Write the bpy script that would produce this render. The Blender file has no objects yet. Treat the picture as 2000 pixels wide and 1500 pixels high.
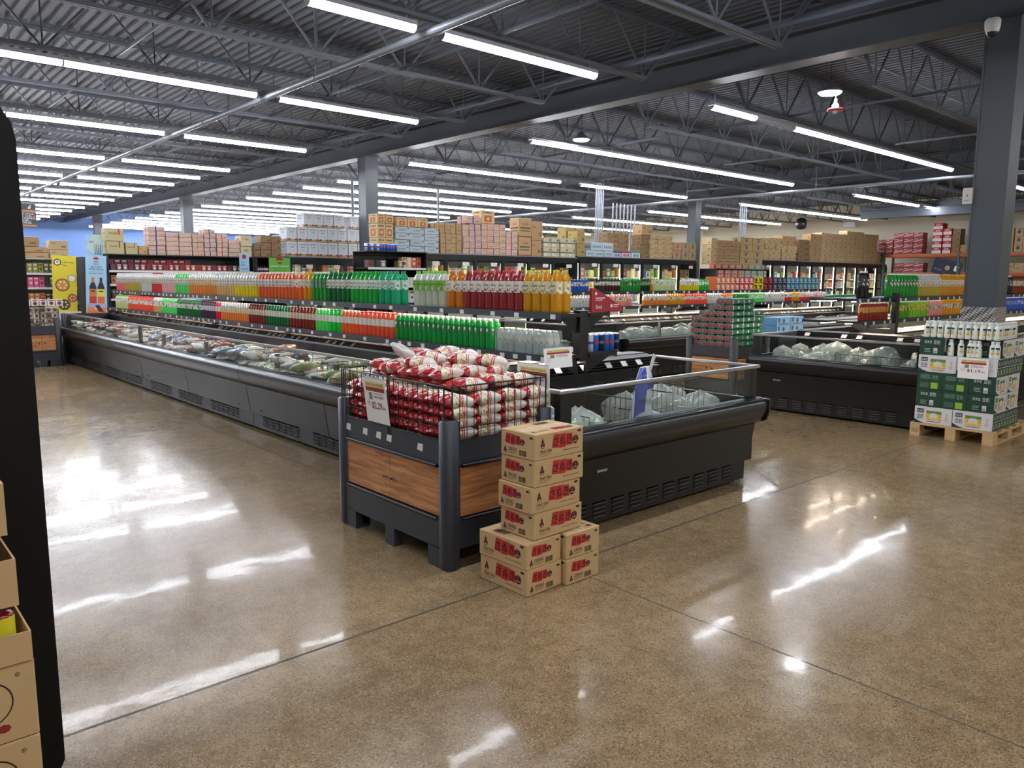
import bpy, math, random
from math import sin, cos, pi, radians as RD
from mathutils import Vector, Matrix
random.seed(7)
SC = bpy.context.scene
COL = SC.collection
# ---------------------------------------------------------------- camera
cam_data = bpy.data.cameras.new('camera'); cam = bpy.data.objects.new('camera', cam_data); COL.objects.link(cam)
cam_data.sensor_fit = 'HORIZONTAL'; cam_data.sensor_width = 36.0; cam_data.lens = 36.0 * 1500 / 2000
cam_data.clip_start = 0.02; cam_data.clip_end = 200
P_, Y_, R_ = RD(7.8), RD(48.3), RD(0.30)
_f = Vector((cos(Y_) * cos(P_), sin(Y_) * cos(P_), -sin(P_))); _r = Vector((sin(Y_), -cos(Y_), 0)); _u = _r.cross(_f)
_r2 = _r * cos(R_) + _u * sin(R_); _u2 = _u * cos(R_) - _r * sin(R_)
_m = Matrix((( _r2.x, _u2.x, -_f.x, 0), (_r2.y, _u2.y, -_f.y, 0), (_r2.z, _u2.z, -_f.z, 1.65), (0, 0, 0, 1)))
cam.matrix_world = _m
SC.camera = cam
# ---------------------------------------------------------------- world, exposure
w = bpy.data.worlds.new('world'); SC.world = w; w.use_nodes = True
w.node_tree.nodes['Background'].inputs[0].default_value = (0.6, 0.65, 0.75, 1); w.node_tree.nodes['Background'].inputs[1].default_value = 0.02
SC.view_settings.view_transform = 'Standard'; SC.view_settings.look = 'None'; SC.view_settings.gamma = 1
SC.view_settings.use_curve_mapping = False
SC.view_settings.exposure = EXPOSURE = 0.25
TUBE = 42.0      # emission of the ceiling tubes
STRIP = 34.0      # emission of the shelf strips
CASE = 16.0       # emission of the cooler door strips
cy = SC.cycles
cy.use_denoising = True; cy.max_bounces = 7; cy.diffuse_bounces = 3; cy.glossy_bounces = 3; cy.transmission_bounces = 4
cy.transparent_max_bounces = 16; cy.sample_clamp_indirect = 4.0; cy.sample_clamp_direct = 0; cy.caustics_reflective = False; cy.caustics_refractive = False
cy.use_light_tree = True; cy.use_adaptive_sampling = True; cy.adaptive_threshold = 0.02

# ---------------------------------------------------------------- materials
def lin(c):
    if isinstance(c, str):
        c = c.lstrip('#'); c = [int(c[i:i+2], 16) / 255 for i in (0, 2, 4)]
    return tuple(((x / 12.92) if x <= 0.04045 else ((x + 0.055) / 1.055) ** 2.4) for x in c[:3]) + (1,)
MATS = {}
def mat(name, col='#808080', rough=0.5, metal=0.0, emit=0.0, ecol=None, noise=0.0, nscale=20, bump=0.0, bscale=60, spec=0.5, trans=0.0, coat=0.0):
    if name in MATS: return MATS[name]
    m = bpy.data.materials.new(name); m.use_nodes = True; nt = m.node_tree; b = nt.nodes['Principled BSDF']
    b.inputs['Base Color'].default_value = lin(col); b.inputs['Roughness'].default_value = rough; b.inputs['Metallic'].default_value = metal
    b.inputs['Specular IOR Level'].default_value = spec; b.inputs['Coat Weight'].default_value = coat
    if emit: b.inputs['Emission Color'].default_value = lin(ecol or col); b.inputs['Emission Strength'].default_value = emit
    if trans: b.inputs['Transmission Weight'].default_value = trans
    if noise or bump:
        tc = nt.nodes.new('ShaderNodeTexCoord')
    if noise:
        n = nt.nodes.new('ShaderNodeTexNoise'); n.inputs['Scale'].default_value = nscale; n.inputs['Detail'].default_value = 4
        nt.links.new(tc.outputs['Object'], n.inputs['Vector'])
        mx = nt.nodes.new('ShaderNodeMix'); mx.data_type = 'RGBA'; c = lin(col)
        mx.inputs[6].default_value = tuple(x * (1 - noise) for x in c[:3]) + (1,); mx.inputs[7].default_value = tuple(min(1, x * (1 + noise)) for x in c[:3]) + (1,)
        nt.links.new(n.outputs[0], mx.inputs[0]); nt.links.new(mx.outputs[2], b.inputs['Base Color'])
    if bump:
        n2 = nt.nodes.new('ShaderNodeTexNoise'); n2.inputs['Scale'].default_value = bscale; n2.inputs['Detail'].default_value = 3
        nt.links.new(tc.outputs['Object'], n2.inputs['Vector'])
        bp = nt.nodes.new('ShaderNodeBump'); bp.inputs['Strength'].default_value = bump; bp.inputs['Distance'].default_value = 0.01
        nt.links.new(n2.outputs[0], bp.inputs['Height']); nt.links.new(bp.outputs[0], b.inputs['Normal'])
    MATS[name] = m; return m
def glassmat(name, tint='#ffffff', refl=1.0, rough=0.0, opac=0.0, ocol='#ffffff'):
    if name in MATS: return MATS[name]
    m = bpy.data.materials.new(name); m.use_nodes = True; nt = m.node_tree; nt.nodes.clear()
    out = nt.nodes.new('ShaderNodeOutputMaterial'); tr = nt.nodes.new('ShaderNodeBsdfTransparent'); gl = nt.nodes.new('ShaderNodeBsdfGlossy')
    tr.inputs[0].default_value = lin(tint); gl.inputs['Roughness'].default_value = rough; gl.inputs[0].default_value = (refl, refl, refl, 1)
    fr = nt.nodes.new('ShaderNodeFresnel'); fr.inputs[0].default_value = 1.5
    ge = nt.nodes.new('ShaderNodeNewGeometry'); sb = nt.nodes.new('ShaderNodeMath'); sb.operation = 'SUBTRACT'; sb.inputs[0].default_value = 1; nt.links.new(ge.outputs['Backfacing'], sb.inputs[1])
    ml = nt.nodes.new('ShaderNodeMath'); ml.operation = 'MULTIPLY'; nt.links.new(fr.outputs[0], ml.inputs[0]); nt.links.new(sb.outputs[0], ml.inputs[1])
    mx = nt.nodes.new('ShaderNodeMixShader'); nt.links.new(ml.outputs[0], mx.inputs[0]); nt.links.new(tr.outputs[0], mx.inputs[1]); nt.links.new(gl.outputs[0], mx.inputs[2])
    last = mx
    if opac:
        di = nt.nodes.new('ShaderNodeBsdfPrincipled'); di.inputs['Base Color'].default_value = lin(ocol); di.inputs['Roughness'].default_value = 0.25
        m2 = nt.nodes.new('ShaderNodeMixShader'); m2.inputs[0].default_value = opac
        nt.links.new(mx.outputs[0], m2.inputs[1]); nt.links.new(di.outputs[0], m2.inputs[2]); last = m2
    nt.links.new(last.outputs[0], out.inputs[0]); MATS[name] = m; return m

# ---------------------------------------------------------------- mesh builder
_TXT = {}
def text_mesh(s):
    if s not in _TXT:
        c = bpy.data.curves.new('glyphs', 'FONT'); c.body = s; c.offset = .008 if ord(s[0]) > 0x2fff else .012; c.resolution_u = 1 if len(s) > 8 else 2; o = bpy.data.objects.new('glyphs', c)
        m = o.to_mesh(); vs = [v.co.copy() for v in m.vertices]; fs = [tuple(p.vertices) for p in m.polygons]; o.to_mesh_clear()
        bpy.data.objects.remove(o); bpy.data.curves.remove(c)
        x0 = min(v.x for v in vs); x1 = max(v.x for v in vs); y0 = min(v.y for v in vs); y1 = max(v.y for v in vs)
        _TXT[s] = (vs, fs, x0, x1, y0, y1)
    return _TXT[s]
class MB:
    def __init__(s): s.v = []; s.f = []; s.mi = []; s.sm = []; s.mats = []
    def mid(s, m):
        if m not in s.mats: s.mats.append(m)
        return s.mats.index(m)
    def face(s, idx, m, smooth=False): s.f.append(idx); s.mi.append(s.mid(m)); s.sm.append(smooth)
    def add(s, vs, fs, m, smooth=False):
        n = len(s.v); s.v += [tuple(v) for v in vs]
        for f in fs: s.face([n + i for i in f], m, smooth)
    def box(s, x0, x1, y0, y1, z0, z1, m):
        s.add([(x0,y0,z0),(x1,y0,z0),(x1,y1,z0),(x0,y1,z0),(x0,y0,z1),(x1,y0,z1),(x1,y1,z1),(x0,y1,z1)],
              [(0,3,2,1),(4,5,6,7),(0,1,5,4),(1,2,6,5),(2,3,7,6),(3,0,4,7)], m)
    def rbox(s, x0, x1, y0, y1, z0, z1, m, c=0.006):
        vs = []; X = (x0, x1); Y = (y0, y1); Z = (z0, z1); sg = (1, -1)
        for i in (0,1):
            for j in (0,1):
                for k in (0,1):
                    a = (X[i], Y[j] + sg[j]*c, Z[k] + sg[k]*c); b = (X[i] + sg[i]*c, Y[j], Z[k] + sg[k]*c); d = (X[i] + sg[i]*c, Y[j] + sg[j]*c, Z[k])
                    vs += [a, b, d]
        I = lambda i, j, k, t: (i*4 + j*2 + k)*3 + t
        fs = []
        fs.append((I(0,0,0,0), I(0,0,1,0), I(0,1,1,0), I(0,1,0,0))); fs.append((I(1,0,0,0), I(1,1,0,0), I(1,1,1,0), I(1,0,1,0)))
        fs.append((I(0,0,0,1), I(1,0,0,1), I(1,0,1,1), I(0,0,1,1))); fs.append((I(0,1,0,1), I(0,1,1,1), I(1,1,1,1), I(1,1,0,1)))
        fs.append((I(0,0,0,2), I(0,1,0,2), I(1,1,0,2), I(1,0,0,2))); fs.append((I(0,0,1,2), I(1,0,1,2), I(1,1,1,2), I(0,1,1,2)))
        for i in (0,1):
            for j in (0,1): fs.append((I(i,j,0,0), I(i,j,0,1), I(i,j,1,1), I(i,j,1,0)))
            for k in (0,1): fs.append((I(i,0,k,0), I(i,1,k,0), I(i,1,k,2), I(i,0,k,2)))
        for j in (0,1):
            for k in (0,1): fs.append((I(0,j,k,1), I(0,j,k,2), I(1,j,k,2), I(1,j,k,1)))
        for i in (0,1):
            for j in (0,1):
                for k in (0,1): fs.append((I(i,j,k,0), I(i,j,k,1), I(i,j,k,2)))
        # fix winding outward
        cx = Vector(((x0+x1)/2, (y0+y1)/2, (z0+z1)/2)); out = []
        for f in fs:
            p = [Vector(vs[q]) for q in f]; nrm = (p[1]-p[0]).cross(p[2]-p[1]); ce = sum(p, Vector())/len(p) - cx
            out.append(f if nrm.dot(ce) > 0 else f[::-1])
        s.add(vs, out, m)
    def lathe(s, prof, n, m=None, c=(0,0,0), sq=0.0, smooth=True, cap=True, rot=0.0):
        base = len(s.v)
        for (r, z, *_) in prof:
            for i in range(n):
                a = 2*pi*i/n + rot; k = 1.0
                if sq: k = 1 + sq*(1/max(abs(cos(a)), abs(sin(a))) - 1)
                s.v.append((c[0] + r*k*cos(a), c[1] + r*k*sin(a), c[2] + z))
        for j in range(len(prof)-1):
            mm = prof[j][2] if len(prof[j]) > 2 else m
            for i in range(n):
                s.face([base + j*n + i, base + j*n + (i+1) % n, base + (j+1)*n + (i+1) % n, base + (j+1)*n + i], mm, smooth)
        if cap:
            k0 = len(s.v); s.v += s.v[base:base+n] + s.v[base+(len(prof)-1)*n:base+len(prof)*n]
            m0 = prof[0][2] if len(prof[0]) > 2 else m; m1 = prof[-2][2] if len(prof[-2]) > 2 else m
            s.face([k0 + i for i in reversed(range(n))], m0); s.face([k0 + n + i for i in range(n)], m1)
    def cyl(s, p0, p1, r, m, n=8, r1=None, cap=True, smooth=True):
        p0 = Vector(p0); p1 = Vector(p1); d = (p1 - p0).normalized(); a = d.orthogonal().normalized(); b = d.cross(a); base = len(s.v)
        for p, rr in ((p0, r), (p1, r if r1 is None else r1)):
            for i in range(n):
                t = 2*pi*(i+0.5)/n; s.v.append(tuple(p + a*(rr*cos(t)) + b*(rr*sin(t))))
        for i in range(n): s.face([base+i, base+(i+1) % n, base+n+(i+1) % n, base+n+i], m, smooth)
        if cap: k0 = len(s.v); s.v += s.v[base:base+2*n]; s.face([k0+i for i in reversed(range(n))], m); s.face([k0+n+i for i in range(n)], m)
    def bar(s, p0, p1, wd, m, hd=None):      # rectangular bar between two points
        p0 = Vector(p0); p1 = Vector(p1); d = (p1-p0).normalized(); up = Vector((0,0,1)) if abs(d.z) < 0.99 else Vector((1,0,0))
        a = d.cross(up).normalized()*wd/2; b = a.cross(d).normalized()*(hd or wd)/2
        vs = [p0-a-b, p0+a-b, p0+a+b, p0-a+b, p1-a-b, p1+a-b, p1+a+b, p1-a+b]
        s.add(vs, [(0,1,2,3),(7,6,5,4),(0,4,5,1),(1,5,6,2),(2,6,7,3),(3,7,4,0)], m)
    def tube(s, pts, r, m, n=6):
        for a, b in zip(pts, pts[1:]): s.cyl(a, b, r, m, n)
    def prism(s, prof, a, b, m, axis='x', smooth=False):  # closed 2D profile swept along an axis; m may be a list per edge
        n = len(prof); base = len(s.v)
        for t in (a, b):
            for (p, q) in prof:
                s.v.append((t, p, q) if axis == 'x' else (p, t, q))
        for i in range(n):
            mm = m[i] if isinstance(m, (list, tuple)) else m
            f = [base+i, base+n+i, base+n+(i+1) % n, base+(i+1) % n]
            s.face(f if axis == 'x' else f[::-1], mm, smooth)
        mm = m[0] if isinstance(m, (list, tuple)) else m
        k0 = len(s.v); s.v += s.v[base:base+2*n]; s.face([k0+i for i in range(n)], mm); s.face([k0+n+i for i in reversed(range(n))], mm)
    def mesh(s, name):
        me = bpy.data.meshes.new(name); me.from_pydata(s.v, [], s.f)
        for m in s.mats: me.materials.append(m)
        me.polygons.foreach_set('material_index', s.mi); me.polygons.foreach_set('use_smooth', s.sm); me.update(); return me
    def build(s, name, parent=None, loc=None, rz=0.0, **props):
        return link(name, s.mesh(name), parent, loc, rz, **props)
def link(name, me, parent=None, loc=None, rz=0.0, **props):
    o = bpy.data.objects.new(name, me); COL.objects.link(o)
    if parent is not None: o.parent = parent
    if loc is not None: o.location = loc
    if rz: o.rotation_euler = (0, 0, rz)
    for k, v in props.items(): o[k] = v
    return o
def root(name, label, cat, loc=(0,0,0), rz=0.0, group=None):
    o = bpy.data.objects.new(name, None); COL.objects.link(o); o.location = loc; o.rotation_euler = (0,0,rz); o['label'] = label; o['category'] = cat
    o.empty_display_size = 0.1
    if group: o['group'] = group
    return o
def tag(o, label, cat, group=None):
    o['label'] = label; o['category'] = cat
    if group: o['group'] = group
    return o
def dup(o, loc, rz=0.0, label=None, group=None):
    c = o.copy(); COL.objects.link(c); c.location = loc; c.rotation_euler = (0,0,rz)
    if label: c['label'] = label
    if group: c['group'] = group
    for ch in list(o.children):
        d = ch.copy(); COL.objects.link(d); d.parent = c
        for g in list(ch.children):
            e = g.copy(); COL.objects.link(e); e.parent = d
    return c
class Face:   # flat printing on a surface: origin, x direction, y direction; 1 mm steps off the surface
    def __init__(s, mb, o, ux, uy, off=0.0008):
        s.mb = mb; s.o = Vector(o); s.x = Vector(ux).normalized(); s.y = Vector(uy).normalized(); s.n = s.x.cross(s.y); s.k = off
    def P(s, x, y, l): return s.o + s.x*x + s.y*y + s.n*(s.k*l)
    def poly(s, pts, m, l=1): s.mb.add([s.P(x, y, l) for x, y in pts], [tuple(range(len(pts)))], m)
    def rect(s, x0, x1, y0, y1, m, l=1): s.poly([(x0,y0),(x1,y0),(x1,y1),(x0,y1)], m, l)
    def disc(s, x, y, r, m, l=1, n=14, sx=1.0): s.poly([(x + r*sx*cos(2*pi*i/n), y + r*sin(2*pi*i/n)) for i in range(n)], m, l)
    def text(s, t, x, y, h, m, l=2, width=None, align='l', shear=0.0):
        vs, fs, x0, x1, y0, y1 = text_mesh(t); k = h/max(y1-y0, 1e-6); kx = (width/(x1-x0)) if width else k
        w_ = (x1-x0)*kx; ox = x - (w_/2 if align == 'c' else (w_ if align == 'r' else 0))
        s.mb.add([s.P(ox + (v.x-x0)*kx + shear*(v.y-y0)*k, y + (v.y-y0)*k, l) for v in vs], fs, m)
    def bars(s, x0, x1, y0, y1, m, n=14, l=1):
        rr = random.Random(3); step = (x1-x0)/n
        for i in range(n): s.rect(x0+i*step, x0+i*step+step*rr.uniform(.3,.75), y0, y1, m, l)

# common materials
SER = None
BLK = mat('black_steel', '#15171a', .35, 0, spec=.5)
BLK2 = mat('black_plastic', '#101214', .28, 0, bump=.02, bscale=8)
DARK = mat('charcoal_steel', '#30343c', .42)
CASEBLK = mat('case_panel_black', '#0a0b0c', .38, bump=.03, bscale=2.5)
GREYSTEEL = mat('painted_structure', '#5c626c', .5, noise=.06, nscale=3)
WHITE = mat('white_paint', '#e8e8e8', .4)
PAPER = mat('paper', '#f2f0ee', .5)
INK = mat('ink_black', '#161312', .6); RED = mat('ink_red', '#c02a2c', .55); DRED = mat('ink_dark_red', '#8e1f26', .55)
ALU = mat('brushed_aluminium', '#b9bcc0', .28, .9)
WOOD = None
GLASS = glassmat('clear_glass', '#f5f9f7')
# ================================================================= ROOM
def floor_mat():
    m = bpy.data.materials.new('polished_concrete'); m.use_nodes = True; nt = m.node_tree; b = nt.nodes['Principled BSDF']; N = nt.nodes.new; L = nt.links.new
    tc = N('ShaderNodeTexCoord')
    def noise(sc, det=4, ro=.55):
        n = N('ShaderNodeTexNoise'); n.inputs['Scale'].default_value = sc; n.inputs['Detail'].default_value = det; n.inputs['Roughness'].default_value = ro; L(tc.outputs['Object'], n.inputs['Vector']); return n
    def ramp(src, p0, c0, p1, c1):
        r = N('ShaderNodeValToRGB'); r.color_ramp.elements[0].position = p0; r.color_ramp.elements[0].color = c0; r.color_ramp.elements[1].position = p1; r.color_ramp.elements[1].color = c1; L(src, r.inputs[0]); return r
    def mix(fac, a, bb, mode='MIX'):
        x = N('ShaderNodeMix'); x.data_type = 'RGBA'; x.blend_type = mode
        (L(fac, x.inputs[0]) if hasattr(fac, 'links') else setattr(x.inputs[0], 'default_value', fac))
        (L(a, x.inputs[6]) if hasattr(a, 'links') else setattr(x.inputs[6], 'default_value', a)); (L(bb, x.inputs[7]) if hasattr(bb, 'links') else setattr(x.inputs[7], 'default_value', bb)); return x.outputs[2]
    big = ramp(noise(.7, 5).outputs[0], .35, lin('#7d6649'), .7, lin('#9f845f'))
    mid = noise(9, 5, .65); c = mix(.22, big.outputs[0], ramp(mid.outputs[0], .35, lin('#5e4b37'), .65, lin('#baa480')).outputs[0])
    v = N('ShaderNodeTexVoronoi'); v.inputs['Scale'].default_value = 85; L(tc.outputs['Object'], v.inputs['Vector'])
    vd = ramp(v.outputs['Distance'], .10, (1,1,1,1), .22, (0,0,0,1))
    sep = N('ShaderNodeSeparateColor'); L(v.outputs['Color'], sep.inputs[0])
    dk = ramp(sep.outputs[0], .86, (0,0,0,1), .9, (1,1,1,1)); lt = ramp(sep.outputs[1], .88, (0,0,0,1), .92, (1,1,1,1))
    fd = mix(1.0, vd.outputs[0], dk.outputs[0], 'MULTIPLY'); fl = mix(1.0, vd.outputs[0], lt.outputs[0], 'MULTIPLY')
    c = mix(fd, c, lin('#2c241b')); c = mix(fl, c, lin('#ddd2bc'))
    v2 = N('ShaderNodeTexVoronoi'); v2.inputs['Scale'].default_value = 210; L(tc.outputs['Object'], v2.inputs['Vector'])
    s2 = N('ShaderNodeSeparateColor'); L(v2.outputs['Color'], s2.inputs[0])
    c = mix(ramp(s2.outputs[0], .80, (0,0,0,1), .84, (.7,.7,.7,1)).outputs[0], c, lin('#4a3d29')); c = mix(ramp(s2.outputs[1], .90, (0,0,0,1), .94, (.35,.35,.35,1)).outputs[0], c, lin('#c9bd9f'))
    # saw-cut joints
    sx = N('ShaderNodeSeparateXYZ'); L(tc.outputs['Object'], sx.inputs[0]); wob = noise(6, 3)
    def joint(sock, p, wd=.006):
        a = N('ShaderNodeMath'); a.operation = 'MULTIPLY_ADD'; L(wob.outputs[0], a.inputs[0]); a.inputs[1].default_value = .012; L(sock, a.inputs[2])
        q = N('ShaderNodeMath'); q.operation = 'SUBTRACT'; L(a.outputs[0], q.inputs[0]); q.inputs[1].default_value = p + .006
        r = N('ShaderNodeMath'); r.operation = 'ABSOLUTE'; L(q.outputs[0], r.inputs[0])
        t = N('ShaderNodeMath'); t.operation = 'LESS_THAN'; L(r.outputs[0], t.inputs[0]); t.inputs[1].default_value = wd; return t.outputs[0]
    js = [joint(sx.outputs['X'], 3.06, .005), joint(sx.outputs['Y'], 3.0, .008), joint(sx.outputs['Y'], 9.6, .005), joint(sx.outputs['X'], 12.2, .005)]
    acc = js[0]
    for j in js[1:]:
        mxm = N('ShaderNodeMath'); mxm.operation = 'MAXIMUM'; L(acc, mxm.inputs[0]); L(j, mxm.inputs[1]); acc = mxm.outputs[0]
    c = mix(acc, c, lin('#4c473c'))
    L(c, b.inputs['Base Color'])
    rr = N('ShaderNodeMapRange'); L(noise(2.2, 6, .7).outputs[0], rr.inputs[0]); rr.inputs[1].default_value = .3; rr.inputs[2].default_value = .7; rr.inputs[3].default_value = .13; rr.inputs[4].default_value = .27
    ra = N('ShaderNodeMath'); ra.operation = 'MULTIPLY_ADD'; L(acc, ra.inputs[0]); ra.inputs[1].default_value = .5; L(rr.outputs[0], ra.inputs[2]); L(ra.outputs[0], b.inputs['Roughness'])
    b.inputs['Specular IOR Level'].default_value = .2; b.inputs['Coat Weight'].default_value = .13; b.inputs['Coat Roughness'].default_value = .05
    h1 = noise(1.6, 2); h2 = noise(14, 3)
    ad = N('ShaderNodeMath'); ad.operation = 'MULTIPLY_ADD'; L(h2.outputs[0], ad.inputs[0]); ad.inputs[1].default_value = .07; L(h1.outputs[0], ad.inputs[2])
    bp = N('ShaderNodeBump'); bp.inputs['Strength'].default_value = .14; bp.inputs['Distance'].default_value = .02; L(ad.outputs[0], bp.inputs['Height']); L(bp.outputs[0], b.inputs['Normal']); L(bp.outputs[0], b.inputs['Coat Normal'])
    return m
XL, XR, YN, YF, ZC = -5.0, 36.0, -4.0, 47.0, 5.15
b = MB(); b.box(XL, XR, YN, YF, -.1, 0, floor_mat()); b.build('floor', kind='structure')
CREAM = mat('cream_wall', '#ddd4bd', .8, bump=.05, bscale=3); BLUE = mat('blue_wall', '#6f8fc9', .8); GREYW = mat('grey_wall', '#8a8f98', .8)
b = MB(); b.box(XR, XR+.2, YN, YF, 0, ZC+.3, CREAM); b.build('wall_right', kind='structure')
b = MB(); b.box(XL, XR, YF, YF+.2, 0, ZC+.3, BLUE); b.build('wall_back', kind='structure')
b = MB(); b.box(XL-.2, XL, YN, YF, 0, ZC+.3, GREYW); b.build('wall_left', kind='structure')
b = MB(); b.box(XL, XR, YN-.2, YN, 0, ZC+.3, CREAM); b.build('wall_front', kind='structure')
# corrugated roof deck, ribs along Y
DECK = mat('painted_deck', '#5a606a', .6, noise=.08, nscale=2)
b = MB(); prof = []; x = XL; p = .152
while x < XR - p:
    prof += [(x, ZC+.04), (x+.045, ZC+.04), (x+.06, ZC), (x+.137, ZC)]; x += p
prof.append((XR, ZC+.04)); n = len(prof)
for yy in (YN, YF): b.v += [(q[0], yy, q[1]) for q in prof]
for i in range(n-1): b.face([i, i+1, n+i+1, n+i], DECK)
b.build('ceiling', kind='structure')
b = MB(); b.box(XL, XR, YN, YF, ZC+.10, ZC+.2, DECK); b.build('ceiling_slab', kind='structure')

# girders along Y
def girder(x, z0, z1, y0, y1, label):
    g = MB(); S = GREYSTEEL
    g.box(x-.16, x+.16, y0, y1, z0, z0+.025, S); g.box(x-.16, x+.16, y0, y1, z1-.025, z1, S); g.box(x-.012, x+.012, y0, y1, z0+.025, z1-.025, S)
    g.box(x-.13, x+.13, y0, y1, z0+(z1-z0)*.56, z0+(z1-z0)*.59, S)
    o = g.build('steel_girder', kind='structure'); o['label'] = label; return o
girder(9.9, 4.48, 5.13, YN+.02, YF-.02, 'grey painted steel girder over the row of columns beside the drinks islands')
girder(23.2, 4.40, 5.13, YN+.02, YF-.02, 'grey painted steel girder nearer the cream wall')
girder(30.0, 3.98, 4.5, YN+.02, 13.6, 'short grey girder near the cream wall, ending above the cooler row')
# angle strap along the near side of the main girder
b = MB(); b.cyl((9.66, YN+.05, 4.84), (9.66, YF-.05, 4.84), .025, GREYSTEEL, 6); tag(b.build('girder_conduit'), 'thin grey pipe run along the near face of the main girder', 'pipe')
# columns
def column(x, y, h, label, wrap=False):
    c = root('steel_column', label, 'column', (x, y, 0), 0, 'steel columns under the girders')
    m = MB(); S = mat('column_paint', '#4b5157', .45)
    m.box(-.17, .17, -.17, -.15, 0, h, S); m.box(-.17, .17, .15, .17, 0, h, S); m.box(-.008, .008, -.15, .15, 0, h, S)
    m.box(-.165,-.157,-.15,.15,0,h,S); m.build('column_shaft', c)
    m = MB(); m.box(-.2, .2, -.2, .2, h-.02, h, S); m.box(-.175, .175, -.175, .175, 0, .02, S); m.build('end_plate', c)
    if wrap:
        m = MB(); wm = bpy.data.materials.new('patterned_wrap'); wm.use_nodes = True; nt = wm.node_tree; bs = nt.nodes['Principled BSDF']; bs.inputs['Roughness'].default_value = .35
        tc = nt.nodes.new('ShaderNodeTexCoord'); mp = nt.nodes.new('ShaderNodeMapping'); mp.inputs['Rotation'].default_value = (0, .8, .5); mp.inputs['Scale'].default_value = (34, 34, 70)
        ck = nt.nodes.new('ShaderNodeTexChecker'); ck.inputs['Scale'].default_value = 1.0; ck.inputs[1].default_value = lin('#c9c3c0'); ck.inputs[2].default_value = lin('#4a4446')
        nt.links.new(tc.outputs['Object'], mp.inputs[0]); nt.links.new(mp.outputs[0], ck.inputs[0]); nt.links.new(ck.outputs[0], bs.inputs['Base Color'])
        m.box(-.18, .18, -.18, .18, 0, 1.36, wm); m.build('tread_plate_wrap', c, label='grey diamond tread plate guard round the foot of the column')
    return c
column(9.92, 3.01, 4.48, 'grey steel column with tread plate guard, behind the pallet of milk bottles', True)
column(9.9, 16.3, 4.48, 'grey steel column rising behind the black shelf of boxes and white cartons')
column(9.9, 28.6, 4.48, 'grey steel column beyond the pink cartons, third along the main girder')
column(9.9, 40.5, 4.48, 'distant grey steel column before the blue wall, fourth along the main girder')
column(23.2, 16.4, 4.40, 'grey steel column above the brown cartons near the cream wall')
column(23.2, 3.0, 4.40, 'grey steel column hidden partly by the big column with tread plate')
column(23.2, 29.5, 4.40, 'far grey steel column of the second girder beyond the cooler row')

# open-web joists along X
JOISTS = {}
def joist_mesh(L, inset0, inset1):
    key = (round(L,2), inset0, inset1)
    if key in JOISTS: return JOISTS[key]
    m = MB(); S = GREYSTEEL; zb, zt = 0.0, .80
    for s in (-.028, .028):
        m.box(inset0, L-inset1, s-.022, s+.022, zb, zb+.008, S); m.box(inset0, L-inset1, s-.004 if s < 0 else s-.004, s+.004, zb+.008, zb+.05, S)
    m.box(0, L, -.05, .05, zt-.01, zt, S); m.box(0, L, -.006, .006, zt-.06, zt-.01, S)
    n = max(2, round((L-inset0-inset1)/1.22)); st = (L-inset0-inset1)/n; x = inset0
    for i in range(n+1):
        xx = inset0 + i*st; m.cyl((xx, 0, zb+.02), (xx, 0, zt-.02), .011, S, 5)
        for sg in (-1, 1):
            x2 = xx + sg*st*.5
            if -0.01 <= x2 <= L+.01: m.bar((xx, 0, zb+.02), (x2, 0, zt-.03), .024, S)
    m.bar((inset0, 0, zb+.02), (max(0, inset0-.75), 0, zt-.03), .03, S); m.bar((L-inset1, 0, zb+.02), (min(L, L-inset1+.75), 0, zt-.03), .03, S)
    JOISTS[key] = m.mesh('joist'); return JOISTS[key]
ORD = ['first','second','third','fourth','fifth','sixth','seventh','eighth','ninth','tenth','eleventh','twelfth','thirteenth','fourteenth','fifteenth','sixteenth','seventeenth','eighteenth','nineteenth','twentieth','twenty-first','twenty-second','twenty-third','twenty-fourth']
LY0, LDY = 6.97, 3.97
for (bx0, bx1, i0, i1, bay) in ((-3.4, 9.74, .5, 1.15, 'before the main girder'), (10.06, 23.04, 1.1, 1.15, 'between the two girders'), (23.36, 35.95, 1.1, .4, 'beyond the second girder')):
    me = joist_mesh(bx1-bx0, i0, i1)
    for k in range(-1, 20):
        y = LY0 + k*LDY/2
        if y > YF-.3: break
        o = link('roof_joist', me, None, (bx0, y, 4.335)); tag(o, f'grey open-web steel roof joist {bay}, {ORD[k+1]} counted away from the camera', 'joist', 'open-web roof joists '+bay)
# bridging angles along Y
for x, lab in ((3.0,'left of the sprinkler pipe'),(5.95,'right of the sprinkler pipe'),(8.0,'just before the main girder'),(12.4,'just past the main girder'),(16.4,'in the middle of the second bay'),(20.4,'just before the second girder')):
    m = MB(); m.box(x-.02, x+.02, YN+.1, YF-.1, 4.385, 4.40, GREYSTEEL); m.box(x-.02, x-.015, YN+.1, YF-.1, 4.36, 4.386, GREYSTEEL); tag(m.build('bridging_angle'), 'thin steel bridging angle across the joists, '+lab, 'brace')
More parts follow.
